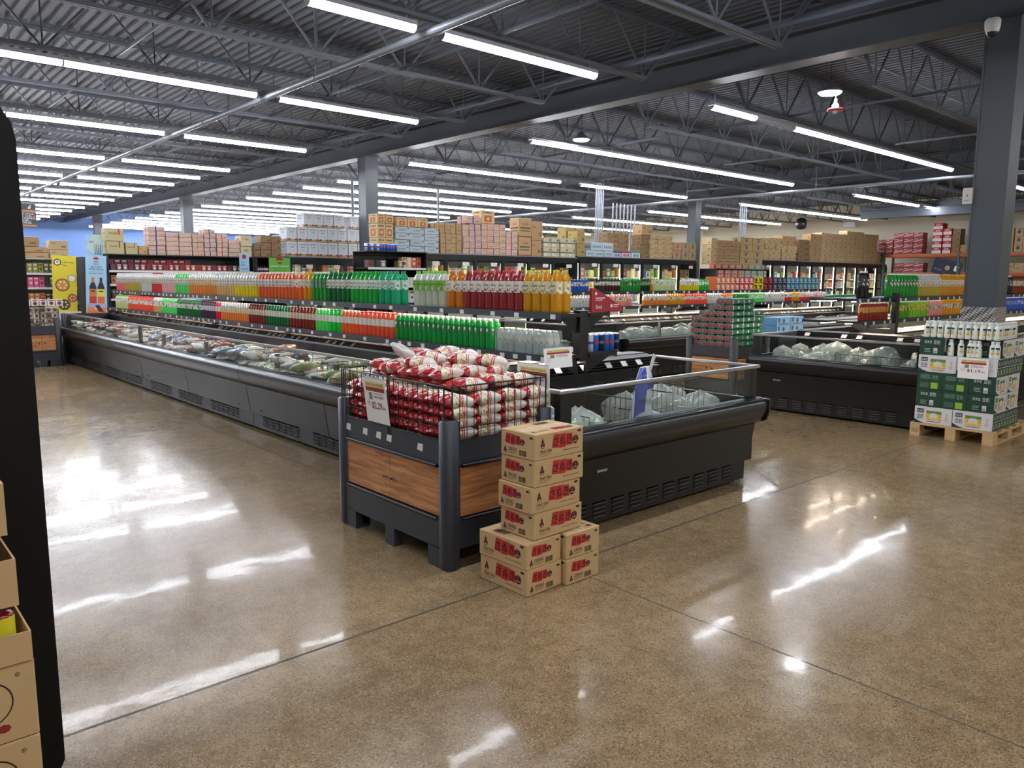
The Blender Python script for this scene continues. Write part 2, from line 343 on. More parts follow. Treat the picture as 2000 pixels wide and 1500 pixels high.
# sprinkler pipes
PIPE = mat('pipe_paint', '#7c828b', .4)
def pipe(x, z, r, y0, y1, label, drops):
    c = root('sprinkler_pipe', label, 'pipe', (x, y0, z)); m = MB(); m.cyl((0,0,0), (0, y1-y0, 0), r, PIPE, 12); m.build('pipe_run', c)
    for d in drops:
        m = MB(); m.cyl((0, d-y0, 0), (0, d-y0, ZC-z), .008, PIPE, 6); m.lathe([(r+.006, -.02), (r+.02, 0), (r+.006, .02)], 8, PIPE, (0, d-y0, 0)); m.build('hanger', c)
    return c
pipe(4.97, 4.2, .042, YN+.1, YF-.1, 'pale grey sprinkler pipe crossing the gap in the tube lights', [5.5+3.9*i for i in range(10)])
pipe(19.4, 3.98, .035, YN+.1, YF-.1, 'pale grey sprinkler pipe hanging low before the second girder', [2+4.0*i for i in range(11)])
for (x0, x1, y, z, lab) in ((10.1, 22.8, 5.0, 4.62, 'across the bay under the round bay lamp'), (-3, 9.5, 5.9, 4.78, 'high in the first bay')):
    m = MB(); m.cyl((x0, y, z), (x1, y, z), .02, PIPE, 8); tag(m.build('branch_pipe'), 'slim branch pipe running '+lab, 'pipe')

# ------------------------------------------------ tube lights
TUBEM = mat('lit_tube', '#ffffff', .4, emit=TUBE, ecol='#f2f6ff'); OFFM = mat('unlit_tube', '#c8cdd2', .3); HOUS = mat('lamp_housing', '#aeb3ba', .4)
def tube_mesh(L, m):
    b = MB(); n = 8; prof = [(.056*cos(pi + pi*i/n), -.01 + .060*sin(pi + pi*i/n)) for i in range(n+1)]
    b.prism([(p, q) for p, q in prof], .008, L-.008, m, 'x', smooth=True); return b.mesh('tube')
def house_mesh(L):
    b = MB(); b.box(0, L, -.058, .058, -.008, .035, HOUS)
    for x in (0, L-.012): b.prism([(.059*cos(pi+pi*i/6), -.01+.063*sin(pi+pi*i/6)) for i in range(7)], x, x+.012, HOUS, 'x')
    return b.mesh('housing')
TL = 1.217; T1, T0, H2, H1 = tube_mesh(TL, TUBEM), tube_mesh(TL, OFFM), house_mesh(2*TL), house_mesh(TL)
def fixture(x, y, z, n, label, group, off=()):
    c = root('tube_light', label, 'ceiling light', (x, y, z), 0, group)
    link('lamp_housing', H2 if n == 2 else H1, c)
    for i in range(n): link('light_tube', T0 if i in off else T1, c, (i*TL, 0, 0))
    hb = MB()
    for xx in (.1, n*TL-.1): hb.cyl((xx, 0, .03), (xx, 0, .16), .006, HOUS, 5)
    hb.build('hanger', c)
NR = 11
rowname = lambda r: ORD[r]+' row of tubes from the camera'
for r in range(NR):
    y = LY0 + r*LDY; g = 'ceiling tube lights in the '+rowname(r)
    if y > YF-1: break
    segs = []
    # bay 0
    if r == 0: segs.append((3.61, 1))
    else:
        x = 4.84
        while x > -3.0: segs.append((x-2*TL, 2)); x -= 2*TL
    segs.append((5.17, 2))
    # bay 1
    st = {2: (9.95, 15.7)}.get(r)
    if r in (0, 1): segs += [(10.17+i*2*TL, 2) for i in range(4)]
    elif r == 2: segs += [(10.1+i*2*TL, 2) for i in range(2)] + [(15.75+i*2*TL, 2) for i in range(2)]
    else: segs += [(10.5+i*2*TL, 2) for i in range(4)]
    if r == 0: segs += [(23.7, 2)]
    elif r == 1: segs += [(23.6, 2), (26.04, 2), (29.1, 2)]
    else: segs += [(23.7+i*2*TL, 2) for i in range(4)]
    for i, (x, n) in enumerate(sorted(segs)):
        off = (1,) if (r == 0 and abs(x-10.17) < .1) else ()
        where = 'before the main girder' if x < 9 else ('past the main girder' if x < 23 else 'near the cream wall')
        fixture(x, y, 4.25, n, f'ceiling tube light {where}, {ORD[i]} along the {ORD[r]} row' + (', one tube dark' if off else ''), g, off)
for k in range(3, 10):
    y = LY0 + (k+.5)*LDY
    if y > YF-1: break
    for i in range(4): fixture(10.5+i*2*TL, y, 4.25, 2, f'ceiling tube light past the main girder, {ORD[i]} along the {ORD[k]} in-between row', 'ceiling tube lights of the far in-between rows past the girder')
    for i in range(3): fixture(5.17-i*2.5, y, 4.25, 2, f'ceiling tube light before the main girder, {ORD[i]} along the {ORD[k]} in-between row', 'ceiling tube lights of the far in-between rows before the girder')
for y, nr in ((LY0-LDY, 'over the open front floor'), (LY0-2*LDY, 'above the camera')):
    for i, x in enumerate((-2.46, -.02, 2.41, 5.17)): fixture(x, y, 4.25, 2, f'white ceiling tube light {nr}, {ORD[i]} of its row', 'ceiling tube lights '+nr)
    for i in range(4 if y < 0 else 0): fixture(10.17+i*2*TL, y, 4.25, 2, f'ceiling tube light past the girder, {nr}, {ORD[i]} along', 'ceiling tube lights past the girder '+nr)
# round bay lamps
def bay_lamp(x, y, z, label):
    c = root('bay_lamp', label, 'ceiling light', (x, y, z), 0, 'round bay lamps')
    m = MB(); m.lathe([(.16, 0), (.17, .02), (.10, .06), (.05, .13), (.02, .15)], 16, mat('bay_lamp_body', '#5d6166', .4)); m.build('lamp_body', c)
    m = MB(); m.lathe([(.06, -.035), (.13, -.022), (.155, -.001)], 16, mat('bay_lens', '#ffffff', .4, emit=TUBE*2.2, ecol='#f4fbff')); m.build('lens', c)
    m = MB(); m.cyl((0,0,.15), (.03,0,ZC-z), .004, BLK, 5); m.cyl((0,.05,.1), (-.1,.05,ZC-z), .003, BLK, 5); m.build('hanging_wire', c)
bay_lamp(10.62, 5.35, 4.22, 'round lit bay lamp just past the girder near the big column')
bay_lamp(11.1, 10.5, 4.3, 'round lit bay lamp above the second row of tubes past the girder')
bay_lamp(24.0, 16.9, 4.1, 'far round lit bay lamp before the cream wall')
bay_lamp(31.0, 10.3, 4.4, 'small round bay lamp close to the cream wall')
# red and white bell under the bay lamp
c = root('emergency_shower_head', 'red and white bell-shaped fitting hanging under the round bay lamp by the big column', 'fitting', (10.7, 5.30, 3.98))
m = MB(); m.lathe([(.10, 0), (.11, .012), (.10, .03), (.05, .035)], 14, mat('bell_red', '#c42430', .35)); m.build('red_rim', c)
m = MB(); m.lathe([(.05, .03), (.045, .08), (.02, .11), (.018, .16)], 12, WHITE); m.lathe([(.03,-.03),(.03,0)], 10, WHITE); m.build('white_bell', c)
m = MB(); m.tube([(0,0,.16),(.02,.01,.3),(.16,0,.45),(.24,0,.62),(.16,0,.78),(.03,0,.72),(0,0,ZC-3.98-.01)], .006, mat('red_cable','#7c2f38',.5)); m.build('red_cable', c)
# ================================================================= REFRIGERATED ISLANDS
BUMP = mat('bumper_rubber', '#15171a', .3, coat=.1, bump=.05, bscale=9)
TAGM = mat('price_tag', '#e9dcc0', .5); TAGW = mat('price_tag_white', '#e6e6e4', .4)
CREAMB = mat('cream_board', '#ead9c2', .5)
TUB = mat('tub_liner', '#23262a', .4); LOUV = mat('louvre_brown_black', '#241f1f', .45)
VENT = mat('vent_slot', '#5d6268', .4)
W_ = 1.12
def body_prof(top=True):
    p = [(.045,.03),(.045,.19),(.012,.19),(-.035,.50),(0,.50),(0,.70),(.05,.70),(.05,.44),(W_-.33,.44),(W_-.33,.90),(W_-.325,.92),(W_-.27,.955),(W_-.02,.995),(W_-.005,.995),(W_-.005,.03)]
    return p
def louvre_groups(m, L, y0=.045):
    x = .25
    while x < L-.45:
        for g in range(6):
            if x+.12 > L-.08: break
            for k in range(4):
                z = .062+k*.030
                m.add([(x, y0-.001, z), (x+.10, y0-.001, z), (x+.10, y0-.013, z+.016), (x, y0-.013, z+.016)], [(0,1,2,3)], VENT, True)
                m.add([(x, y0-.013, z+.016), (x+.10, y0-.013, z+.016), (x+.10, y0-.001, z+.020), (x, y0-.001, z+.020)], [(0,1,2,3)], CASEBLK)
            x += .145
        x += .28
def bumper_prof():
    return [(0,.502),(-.036,.502),(-.062,.520),(-.088,.552),(-.106,.592),(-.114,.635),(-.110,.670),(-.098,.692),(-.078,.704),(0,.705)]
def freezer_unit(label, loc, rz, L, posts=(), ntags=None, group=None, glass=True, lit=True):
    c = root('freezer_case', label, 'freezer', loc, rz, group)
    m = MB(); m.prism(body_prof(), .002, L-.002, CASEBLK)
    for x in (L*.5, .004): m.prism([(.012,.19),(.010,.19),(-.037,.50),(-.035,.50)], x-.004, x+.004, BLK)
    for (x, z) in ((.3,.24),(L-.3,.24)): m.box(x-.01, x+.01, -.006, .012, z, z+.01, BLK)
    louvre_groups(m, L); m.build('cabinet_body', c)
    m = MB(); m.prism(bumper_prof(), .002, L-.002, BUMP, smooth=True); 
    for k in range(3): m.box(.002, L-.002, -.075+k*.022, -.065+k*.022, .705, .709, BLK)
    m.build('bumper', c)
    if glass:
        m = MB(); m.box(.01, L-.01, -.002, .004, .706, .945, GLASS); m.build('glass_panel', c)
        m = MB(); m.box(0, L, -.014, .018, .945, .966, ALU); m.build('top_rail', c, label='bright metal rail on the glass')
        for x in posts:
            m = MB(); m.box(x-.022, x+.022, -.012, .008, .705, .946, ALU); m.box(x+.022, x+.06, -.004, .03, .705, .946, BLK); m.build('glass_post', c)
    m = MB(); y0 = W_-.325
    m.add([(.01, y0, .925), (L-.01, y0, .925), (L-.01, y0+.055, .962), (.01, y0+.055, .962)], [(0,1,2,3)], BLK)
    m.box(.01, L-.01, y0+.054, y0+.062, .93, .966, BLK)
    rr = random.Random(int(L*100)); x = .1
    while x < L-.12:
        if rr.random() < .72:
            m.add([(x, y0-.002, .926), (x+.055, y0-.002, .926), (x+.055, y0+.045, .957), (x, y0+.045, .957)], [(0,1,2,3)], TAGM)
        x += rr.choice((.075, .11, .16, .23))
    m.build('price_tag_rail', c)
    m = MB()
    for i in range(5): m.box(.01, L-.01, W_-.26+i*.03, W_-.252+i*.03, .966+i*.003, .972+i*.004, LOUV)
    m.build('air_louvre', c)
    if lit:
        m = MB(); seg = 1.2; x = .05
        while x < L-.3: m.box(x, min(x+seg, L-.05), W_-.19, W_-.03, .990, 1.000, CREAMB); x += seg+.18
        m.build('cream_ledge', c, label='pale ledge board lit from the shelf above')
    return c
def end_cap(label, loc, rz, L, depth=1.1):
    c = root('end_freezer', label, 'freezer', loc, rz, 'open freezers on the island ends')
    m = MB(); P = [(.045,.03),(.045,.19),(.012,.19),(-.035,.50),(0,.50),(0,.70),(.05,.70),(.05,.44),(depth-.09,.44),(depth-.09,.97),(depth-.005,.985),(depth-.005,.03)]
    # trough with end walls
    m.prism(P, .05, L-.05, CASEBLK); m.box(.0, .05, .012, depth-.005, .19, .70, CASEBLK); m.box(L-.05, L, .012, depth-.005, .19, .70, CASEBLK)
    x = .18
    while x < L-.3:
        for k in range(4):
            z = .062+k*.030
            m.add([(x, .044, z), (x+.12, .044, z), (x+.12, .032, z+.016), (x, .032, z+.016)], [(0,1,2,3)], VENT, True)
            m.add([(x, .032, z+.016), (x+.12, .032, z+.016), (x+.12, .044, z+.02), (x, .044, z+.02)], [(0,1,2,3)], CASEBLK)
        x += .19
    m.box(.32, .42, -.030, -.018, .40, .415, ALU); m.build('cabinet_body', c)
    m = MB(); m.prism(bumper_prof(), .0, L, BUMP, smooth=True); m.prism([(0,.49),(-.10,.53),(-.125,.60),(-.122,.70),(0,.71)], L, L+.02, BLK); m.prism([(0,.49),(-.10,.53),(-.125,.60),(-.122,.70),(0,.71)], -.02, 0, BLK)
    for k in range(3): m.box(.02, L-.02, -.075+k*.022, -.065+k*.022, .705, .709, BLK)
    m.build('bumper', c)
    m = MB(); m.box(.05, L-.05, -.002, .004, .706, .945, GLASS); m.build('glass_panel', c)
    for xx, a in ((0, 'a'), (L, 'b')):
        m = MB(); m.box(xx-.004, xx+.004, .05, depth-.1, .706, .945, GLASS); m.build('glass_panel', c)
    m = MB(); m.rbox(-.02, L+.02, -.02, .02, .945, .97, ALU, .005); m.rbox(-.02, .02, .02, depth, .945, .97, ALU, .005); m.rbox(L-.02, L+.02, .02, depth, .945, .97, ALU, .005)
    m.build('top_rail', c, label='bright metal rail round the glass')
    for xx in (.0, L-.10):
        m = MB(); m.box(xx, xx+.10, -.002, .05, .70, .946, BLK); m.build('corner_post', c)
    m = MB()
    for k in range(5): m.box(.06, L-.06, depth-.12-k*.012, depth-.09, .965-k*.02, .972-k*.02, BLK)
    rr = random.Random(int(L*77)); x = .2
    while x < L-.2:
        m.add([(x, depth-.165, .915), (x+.07, depth-.165, .915), (x+.07, depth-.13, .955), (x, depth-.13, .955)], [(0,1,2,3)], TAGW); x += rr.choice((.2, .3, .5))
    m.build('price_tag_rail', c)
    return c
# island A, running away along Y
end_cap('nearest black open freezer closing the island beside the noodle boxes, glass sided', (3.34, 3.30, 0), 0, 2.26)
yA = [4.58, 8.1, 11.9, 16.62]
nm = ['nearest', 'middle', 'farthest']
for i in range(3):
    L = yA[i+1]-yA[i]
    freezer_unit(f'long black open freezer with glass front beside the left aisle, {nm[i]} of its row', (3.37, yA[i+1], 0), -pi/2, L-.004, posts=((L-.03,) if i == 0 else (.03, L-.03) if i == 2 else ()) , group='long freezers along the left aisle')
    freezer_unit(f'black open cooler on the far side of the tall bottle shelves, {nm[i]} of its row', (5.60, yA[i], 0), pi/2, L-.004, group='coolers behind the nearest bottle shelves')
m = MB(); m.box(3.36, 5.6, 16.64, 16.81, .0, .945, CASEBLK); tag(m.build('island_cover'), 'black end panel closing the far end of the long freezers', 'cover')
m = MB(); m.box(3.40, 5.56, 4.41, 4.57, .03, .99, CASEBLK); tag(m.build('island_divider'), 'black divider between the nearest end freezer and the long freezers', 'cover')
# island M
end_cap('black open freezer end behind the stack of green and red can packs', (8.40, 10.22, 0), -pi/2, 2.2)
xM = [9.52, 12.4, 15.6, 18.9]
for i in range(3):
    L = xM[i+1]-xM[i]
    freezer_unit(f'black open cooler under the middle bottle shelves, {nm[i]} of its row', (xM[i], 8.0, 0), 0, L-.004, posts=(.9,) if i == 0 else (), group='coolers under the middle bottle shelves')
    freezer_unit(f'black open cooler on the back of the middle bottle shelves, {nm[i]} of its row', (xM[i+1], 10.24, 0), pi, L-.004, group='coolers behind the middle bottle shelves')
# island B
end_cap('black open freezer full of clear plastic bags, left of the milk pallet', (8.87, 5.30, 0), -pi/2, 2.1)
xB = [9.99, 14.0, 18.5, 23.0]
for i in range(3):
    L = xB[i+1]-xB[i]
    freezer_unit(f'black open cooler behind the shelves by the big column, {nm[i]} of its row', (xB[i+1], 5.37, 0), pi, L-.004, group='coolers behind the bottle shelves by the big column')
    freezer_unit(f'black open cooler under the bottle shelves by the big column, {nm[i]} of its row', (xB[i]+(.17 if i == 0 else 0), 3.13, 0), 0, L-.004-(.17 if i == 0 else 0), posts=(2.2,) if i == 0 else (), group='coolers under the bottle shelves by the big column')

# ----- shelves over the spines
LED = mat('led_strip', '#ffffff', .4, emit=STRIP, ecol='#ffe9d6')
def spine_shelf(label, loc, rz, L, z_low, z_top, step=2.4, hw_low=.38, hw_top=.30, ext=.0, ptop=None, seed=1):
    c = root('drinks_shelf', label, 'shelf', loc, rz, None)
    x = .05; zt = ptop or z_top+.02
    while x < L:
        m = MB(); m.box(x-.035, x+.035, -.05, .05, 1.006, zt, BLK)
        for zz, hw in ((z_low, hw_low), (z_top, hw_top)):
            for s in (-1, 1): m.prism([(s*.05, zz-.16), (s*.05, zz-.03), (s*(hw-.03), zz-.03)] if s > 0 else [(s*.05, zz-.03), (s*.05, zz-.16), (s*(hw-.03), zz-.03)], x-.012, x+.012, BLK)
        if x < .1 and ptop: m.box(x-.045, x+.045, -hw_low-.03, -hw_low+.03, 1.006, zt, BLK); m.box(x-.03, x+.03, -hw_low+.03, -.05, 1.006, 1.06, BLK)
        m.build('upright', c); x += step
    rr = random.Random(seed)
    for zz, hw in ((z_low, hw_low), (z_top, hw_top)):
        m = MB(); m.box(-ext, L, -hw, -.052, zz-.028, zz, BLK); m.box(-ext, L, .052, hw, zz-.028, zz, BLK); m.box(-ext, L, -hw-.008, -hw, zz-.045, zz+.008, DARK); m.box(-ext, L, hw, hw+.008, zz-.045, zz+.008, DARK)
        xx = -ext+.05
        while xx < L-.1:
            for s in (-1, 1):
                yq = s*(hw+.0095); m.box(xx, xx+.055, min(yq, yq+.001*s), max(yq, yq+.001*s), zz-.042, zz-.006, TAGW)
            xx += rr.choice((.16, .22, .30, .42))
        m.build('shelf_board', c)
        m = MB()
        yy_ = hw-.07 if zz == z_top else .15
        for s in (-1, 1): m.box(-ext+.06, L-.06, s*yy_-.012, s*yy_+.012, zz-.040, zz-.029, LED)
        m.build('led_strip', c, label='lit strip under the shelf board')
    return c
spine_shelf('long two-tier black shelf of aloe and juice bottles above the nearest freezer island', (4.475, 4.15, 0), pi/2, 12.3, 1.06, 1.385, ext=0, hw_top=.28, seed=2)
spine_shelf('two-tier black shelf of bottles and can cases above the middle freezer island', (9.75, 9.12, 0), 0, 8.9, 1.18, 1.44, ext=.9, hw_top=.28, hw_low=.36, ptop=1.54, seed=3)
spine_shelf('two-tier black shelf of bottles crossing behind the big column', (9.75, 4.30, 0), 0, 12.0, 1.18, 1.44, ext=.85, hw_top=.28, hw_low=.36, ptop=1.50, seed=4)

# ================================================================= BOTTLES
C_ = {'pink':'#cf6f6c','olive':'#a89a3c','clear':'#b4b9b4','red':'#b93a34','lightpink':'#cf9e9c','lime':'#58b868','orange':'#c98238','tan':'#c0a068','yellow':'#c9b21f','peach':'#c9622e','gold':'#b98a12','green':'#1e8a2c','deepgreen':'#0e6a2e','brightgreen':'#17a03a','teal':'#1fa276','limewhite':'#b9c4ae','amber':'#b8761c','rose':'#8f2b30','palelime':'#aebf8a','salmon':'#d85a3c','purple':'#4a2a3c','magenta':'#b8243e','brick':'#7a2a18','emerald':'#0f8f3a','pack':'#a9b0ae','cola':'#4a2219','darkgreen':'#12321d','bluecan':'#2a62a8','blackbottle':'#141318','mixed':'#c98a7a','redjuice':'#7e2418','greenjuice':'#4f8a1c','limejuice':'#7aa326','pinkjuice':'#c08a86','bluejuice':'#33549c'}
CAPC = {'pink':'#e9e6e2','olive':'#e9e6e2','clear':'#eceae6','red':'#c8343a','lightpink':'#eceae6','lime':'#dfe9dc','orange':'#eceae6','tan':'#eceae6','yellow':'#e8e2c8','peach':'#e9e6e2','gold':'#d9b81c','green':'#e4ebe4','deepgreen':'#1c8a48','brightgreen':'#1d9a4a','teal':'#1f9a5c','limewhite':'#78c83c','amber':'#d8743c','rose':'#c02a3e','emerald':'#d9dfda','salmon':'#d83a34','peachlow':'#f0e0d0','cola':'#1c9a44','darkgreen':'#1c9a44','palelime':'#2aa850','purple':'#3c1c30','brick':'#2a2a2a'}
LABC = {'default':'#e6ddd2','green':'#1a7a2c','deepgreen':'#d8dccb','brightgreen':'#e4eee0','teal':'#bfe0cf','limewhite':'#7fb93c','emerald':'#1a7a3a','purple':'#c9bfc8','cola':'#cfd6c4','darkgreen':'#7ea646','blackbottle':'#3a3844','redjuice':'#c98a3c','greenjuice':'#d9b43c','limejuice':'#d8c43c','pinkjuice':'#d8b0ac','bluejuice':'#6a86c8','gold':'#d8cfa6','brick':'#d0c3a6','orange':'#e2c99c'}
def liquid(k):
    n = 'drink_'+k
    if n in MATS: return MATS[n]
    m = mat(n, '#%02x%02x%02x' % tuple(min(255, int(int(C_[k][i:i+2], 16)*1.12+8)) for i in (1, 3, 5)), .12, spec=.5, coat=.25); nt = m.node_tree; b = nt.nodes['Principled BSDF']; b.inputs['Subsurface Weight'].default_value = 0
    tr = nt.nodes.new('ShaderNodeBsdfTranslucent'); c = lin(C_[k]); tr.inputs[0].default_value = tuple(min(1, x*2.2) for x in c[:3])+(1,)
    mx = nt.nodes.new('ShaderNodeMixShader'); mx.inputs[0].default_value = .42; nt.links.new(b.outputs[0], mx.inputs[1]); nt.links.new(tr.outputs[0], mx.inputs[2]); nt.links.new(mx.outputs[0], nt.nodes['Material Output'].inputs[0]); return m
def label_mat(k, acc):
    n = 'label_'+k
    if n in MATS: return MATS[n]
    m = mat(n, LABC.get(k, LABC['default']), .35); nt = m.node_tree; b = nt.nodes['Principled BSDF']; N = nt.nodes.new; L = nt.links.new
    tc = N('ShaderNodeTexCoord'); v = N('ShaderNodeTexVoronoi'); v.inputs['Scale'].default_value = 42; L(tc.outputs['Object'], v.inputs['Vector'])
    r = N('ShaderNodeValToRGB'); e = r.color_ramp.elements; r.color_ramp.interpolation = 'CONSTANT'; base = lin(LABC.get(k, LABC['default']))
    e[0].position = 0; e[0].color = base; e[1].position = .45; e[1].color = lin(acc)
    for p, c in ((.58, base), (.72, lin('#41662e')), (.80, base), (.93, lin('#e8e2d6'))): q = e.new(p); q.color = c
    s = N('ShaderNodeSeparateColor'); L(v.outputs['Color'], s.inputs[0]); L(s.outputs[0], r.inputs[0]); L(r.outputs[0], b.inputs['Base Color']); return m
_BM = {}; BOT = []
def bottle_parts(k, r, h, sq=.5):
    key = (k, r, h)
    if key in _BM: return _BM[key]
    lq = liquid(k); lb = label_mat(k, C_[k]); cp = mat('cap_'+CAPC.get(k, '#e4e2de').strip('#'), CAPC.get(k, '#e4e2de'), .35)
    neck = mat('clear_pet', '#c9cfc8', .1, coat=.4) if k in ('pink','olive','clear','red','lightpink','orange','tan','yellow','limewhite') else lq
    b = MB(); P = [(r*.82, 0, lq), (r*.98, h*.03, lq), (r, h*.10, lq), (r*.96, h*.13, lq), (r, h*.16, lq), (r*.97, h*.30, lq), (r, h*.45, lq), (r*.985, h*.46, neck), (r*.985, h*.745, neck), (r*.97, h*.79, neck), (r*.80, h*.855, neck), (r*.50, h*.918, neck), (r*.44, h*.935, neck)]
    b.lathe(P, 12, c=(0,0,0), sq=sq)
    l = MB(); l.lathe([(r*1.012, h*.455, lb), (r*1.012, h*.74, lb)], 12, sq=sq, cap=False)
    if h > .3 and k != 'blackbottle':
        F = Face(l, (-r*1.03, r*.8, h*.455), (0,-1,0), (0,0,1)); W2 = r*1.6; ink = mat('label_ink', '#24402a', .5); fr = mat('fruit_'+k, C_[k], .4)
        F.rect(0, W2, .002, h*.283, mat('label_face_'+k, LABC.get(k, '#dfd8c8'), .35), .3); F.text('aloe', W2*.06, h*.15, h*.075, ink, 2, width=W2*.85); F.disc(W2*.3, h*.25, h*.016, RED, 2, 8)
        F.poly([(W2*.5, h*.02), (W2*.62, h*.02), (W2*.95, h*.13), (W2*.75, h*.11)], mat('aloe_leaf', '#3f7a3c', .4), 2); F.disc(W2*.32, h*.062, h*.042, fr, 3, 10)
    c = MB(); c.lathe([(r*.48, h*.93, cp), (r*.50, h*.935, cp), (r*.50, h*.99, cp), (r*.46, h, cp)], 12)
    one = MB()
    for q in (b, l, c):
        n = len(one.v); one.v += q.v
        for f, mi, sm in zip(q.f, q.mi, q.sm): one.face([n+i for i in f], q.mats[mi], sm)
    _BM[key] = (b.mesh('bottle_body'), l.mesh('bottle_label'), c.mesh('bottle_cap'), one.mesh('drink_bottle')); return _BM[key]
CN = {'pink':'pink','olive':'olive yellow','clear':'clear','red':'red','lightpink':'pale pink','lime':'light green','orange':'orange','tan':'tan','yellow':'yellow','peach':'orange red','gold':'golden yellow','green':'green','deepgreen':'deep green','brightgreen':'bright green','teal':'teal green','limewhite':'clear lime-labelled','amber':'amber','rose':'rose red','palelime':'pale lime','salmon':'salmon pink','purple':'dark purple','magenta':'magenta','brick':'brick red','emerald':'white-capped emerald','pack':'clear grey','cola':'brown','darkgreen':'dark green','blackbottle':'black','mixed':'mixed fruit','redjuice':'red juice','greenjuice':'green juice','limejuice':'lime juice','pinkjuice':'pink juice','bluejuice':'blue-labelled juice','bluecan':'blue'}
def bottle_row(kind, p0, p1, axis, fixed, z, r, h, where, rows=1, dirr=1, parts=False, gap=1.02, sq=.5, noun='drink bottle'):
    """bottles side by side from p0 to p1 along axis, the front row's centre at `fixed`"""
    a, b_ = min(p0, p1), max(p0, p1); n = max(1, int((b_-a)/(2*r*gap))); st = (b_-a)/n
    bm, lm, cm, one = bottle_parts(kind, r, h, sq); q = CN[kind]
    lab = f'{q} {noun} {where}'; g = f'{q} bottles {where}'
    for j in range(rows):
        for i in range(n):
            t = a + st*(i+.5); f = fixed + dirr*j*2*r*gap
            loc = (f, t, z) if axis == 'y' else (t, f, z); rz = random.uniform(-.12, .12)
            if 1:
                BOT.append(((Vector(loc)-Vector((0,0,1.65))).length/h, (bm, lm, cm, one), loc, rz, parts and j == 0, lab + (' rear row' if j else ''), g + (' rear row' if j else ''))); continue
            if parts and j == 0:
                o = root('drink_bottle', lab, 'bottle', loc, rz, g); link('bottle_body', bm, o); link('bottle_label', lm, o); link('bottle_cap', cm, o)
            else: tag(link('drink_bottle', one, None, loc, rz), lab + (' rear row' if j else ''), 'bottle', g + (' rear row' if j else ''))
TOPA = [(16.19,15.55,'pink'),(15.55,14.62,'olive'),(14.62,14.05,'clear'),(14.05,13.51,'red'),(13.51,12.86,'lightpink'),(12.86,12.24,'lime'),(12.24,11.12,'orange'),(11.12,10.47,'tan'),(10.47,9.7,'yellow'),(9.7,8.65,'peach'),(8.57,8.45,'peach'),(8.45,8.22,'gold'),(8.22,7.86,'green'),(7.86,7.34,'deepgreen'),(7.34,6.8,'brightgreen'),(6.8,6.45,'teal'),(6.16,5.67,'limewhite'),(5.65,5.39,'amber'),(5.39,4.62,'rose'),(4.62,4.2,'gold')]
LOWA = [(15.96,15.16,'palelime'),(15.16,13.7,'salmon'),(13.7,13.31,'tan'),(13.31,12.56,'lime'),(12.56,11.53,'deepgreen'),(11.53,10.97,'purple'),(10.97,10.76,'magenta'),(10.76,9.82,'orange'),(9.82,9.3,'brick'),(9.3,8.63,'deepgreen'),(8.63,7.98,'brick'),(7.98,7.68,'lime'),(7.68,7.4,'brightgreen'),(7.4,7.03,'peach'),(7.03,6.37,'salmon'),(6.35,4.9,'emerald')]
def seglab(i, prev): return prev
for i, (a, b_, k) in enumerate(TOPA):
    w_ = 'on the nearest top shelf' + (' by the end post' if b_ < 4.5 else ' near the gap' if k in ('gold','peach') and b_ > 8 and a < 8.7 else '')
    bottle_row(k, a, b_, 'y', 4.25, 1.386, .044, .332, w_, rows=2 if a < 7.4 else 1, parts=a < 7.5)
for i, (a, b_, k) in enumerate(LOWA):
    w_ = 'on the nearest lower shelf' + (' near half' if b_ < 9.1 and k in ('deepgreen','brick','salmon','lime') else '')
    bottle_row(k, a, b_, 'y', 4.15, 1.061, .036, .25, w_, rows=2 if a < 7.1 else 1, parts=False, sq=0, dirr=1)
TOPM = [(9.83,10.47,'cola'),(10.47,11.03,'green'),(11.05,11.31,'darkgreen'),(11.31,11.4,'amber'),(11.4,12.08,'palelime'),(12.24,12.83,'yellow'),(12.83,13.16,'brightgreen')]
for a, b_, k in TOPM: bottle_row(k, a, b_, 'x', 8.92, 1.441, .036, .23, 'on the top shelf of the middle island', sq=0)
LOWM = [(9.85,10.71,'mixed'),(11.02,11.74,'orange'),(11.74,12.26,'gold'),(12.26,13.02,'salmon'),(13.02,13.51,'clear'),(13.51,13.92,'amber'),(13.92,14.5,'green'),(14.5,15.13,'lime'),(15.13,15.99,'clear'),(15.99,16.3,'red'),(16.3,16.65,'gold'),(16.65,17.9,'red')]
for i, (a, b_, k) in enumerate(LOWM): bottle_row(k, a, b_, 'x', 8.84, 1.181, .034, .205, 'on the lower lit shelf of the middle island' + (' at its far end' if i > 7 else ''), sq=0)
bottle_row('blackbottle', 9.05, 9.27, 'x', 4.07, 1.441, .042, .32, 'on the end of the shelf left of the big column')
for a, b_, k in [(9.85,10.74,'green'),(10.74,11.53,'olive'),(11.53,12.77,'gold'),(13.92,14.63,'blackbottle'),(14.63,15.75,'brick')]:
    bottle_row(k, a, b_, 'x', 4.08, 1.441, .046, .30, 'on the top shelf behind the big column', parts=a < 10)
for a, b_, k in [(8.95,9.66,'redjuice'),(9.85,10.3,'greenjuice'),(10.3,10.9,'limejuice'),(10.9,11.4,'pinkjuice'),(11.4,12.49,'gold'),(13.62,15.04,'bluejuice')]:
    bottle_row(k, a, b_, 'x', 3.99, 1.181, .042, .215, 'on the lower shelf behind the big column', sq=0)
bottle_row('bluecan', 9.0, 9.65, 'x', 8.92, 1.441, .033, .21, 'at the left end of the middle island shelf', sq=0, noun='water bottle')
bottle_row('clear', 9.0, 9.65, 'x', 8.84, 1.181, .033, .20, 'at the left end of the middle island lower shelf', sq=0)
BOT.sort(key=lambda t: t[0])
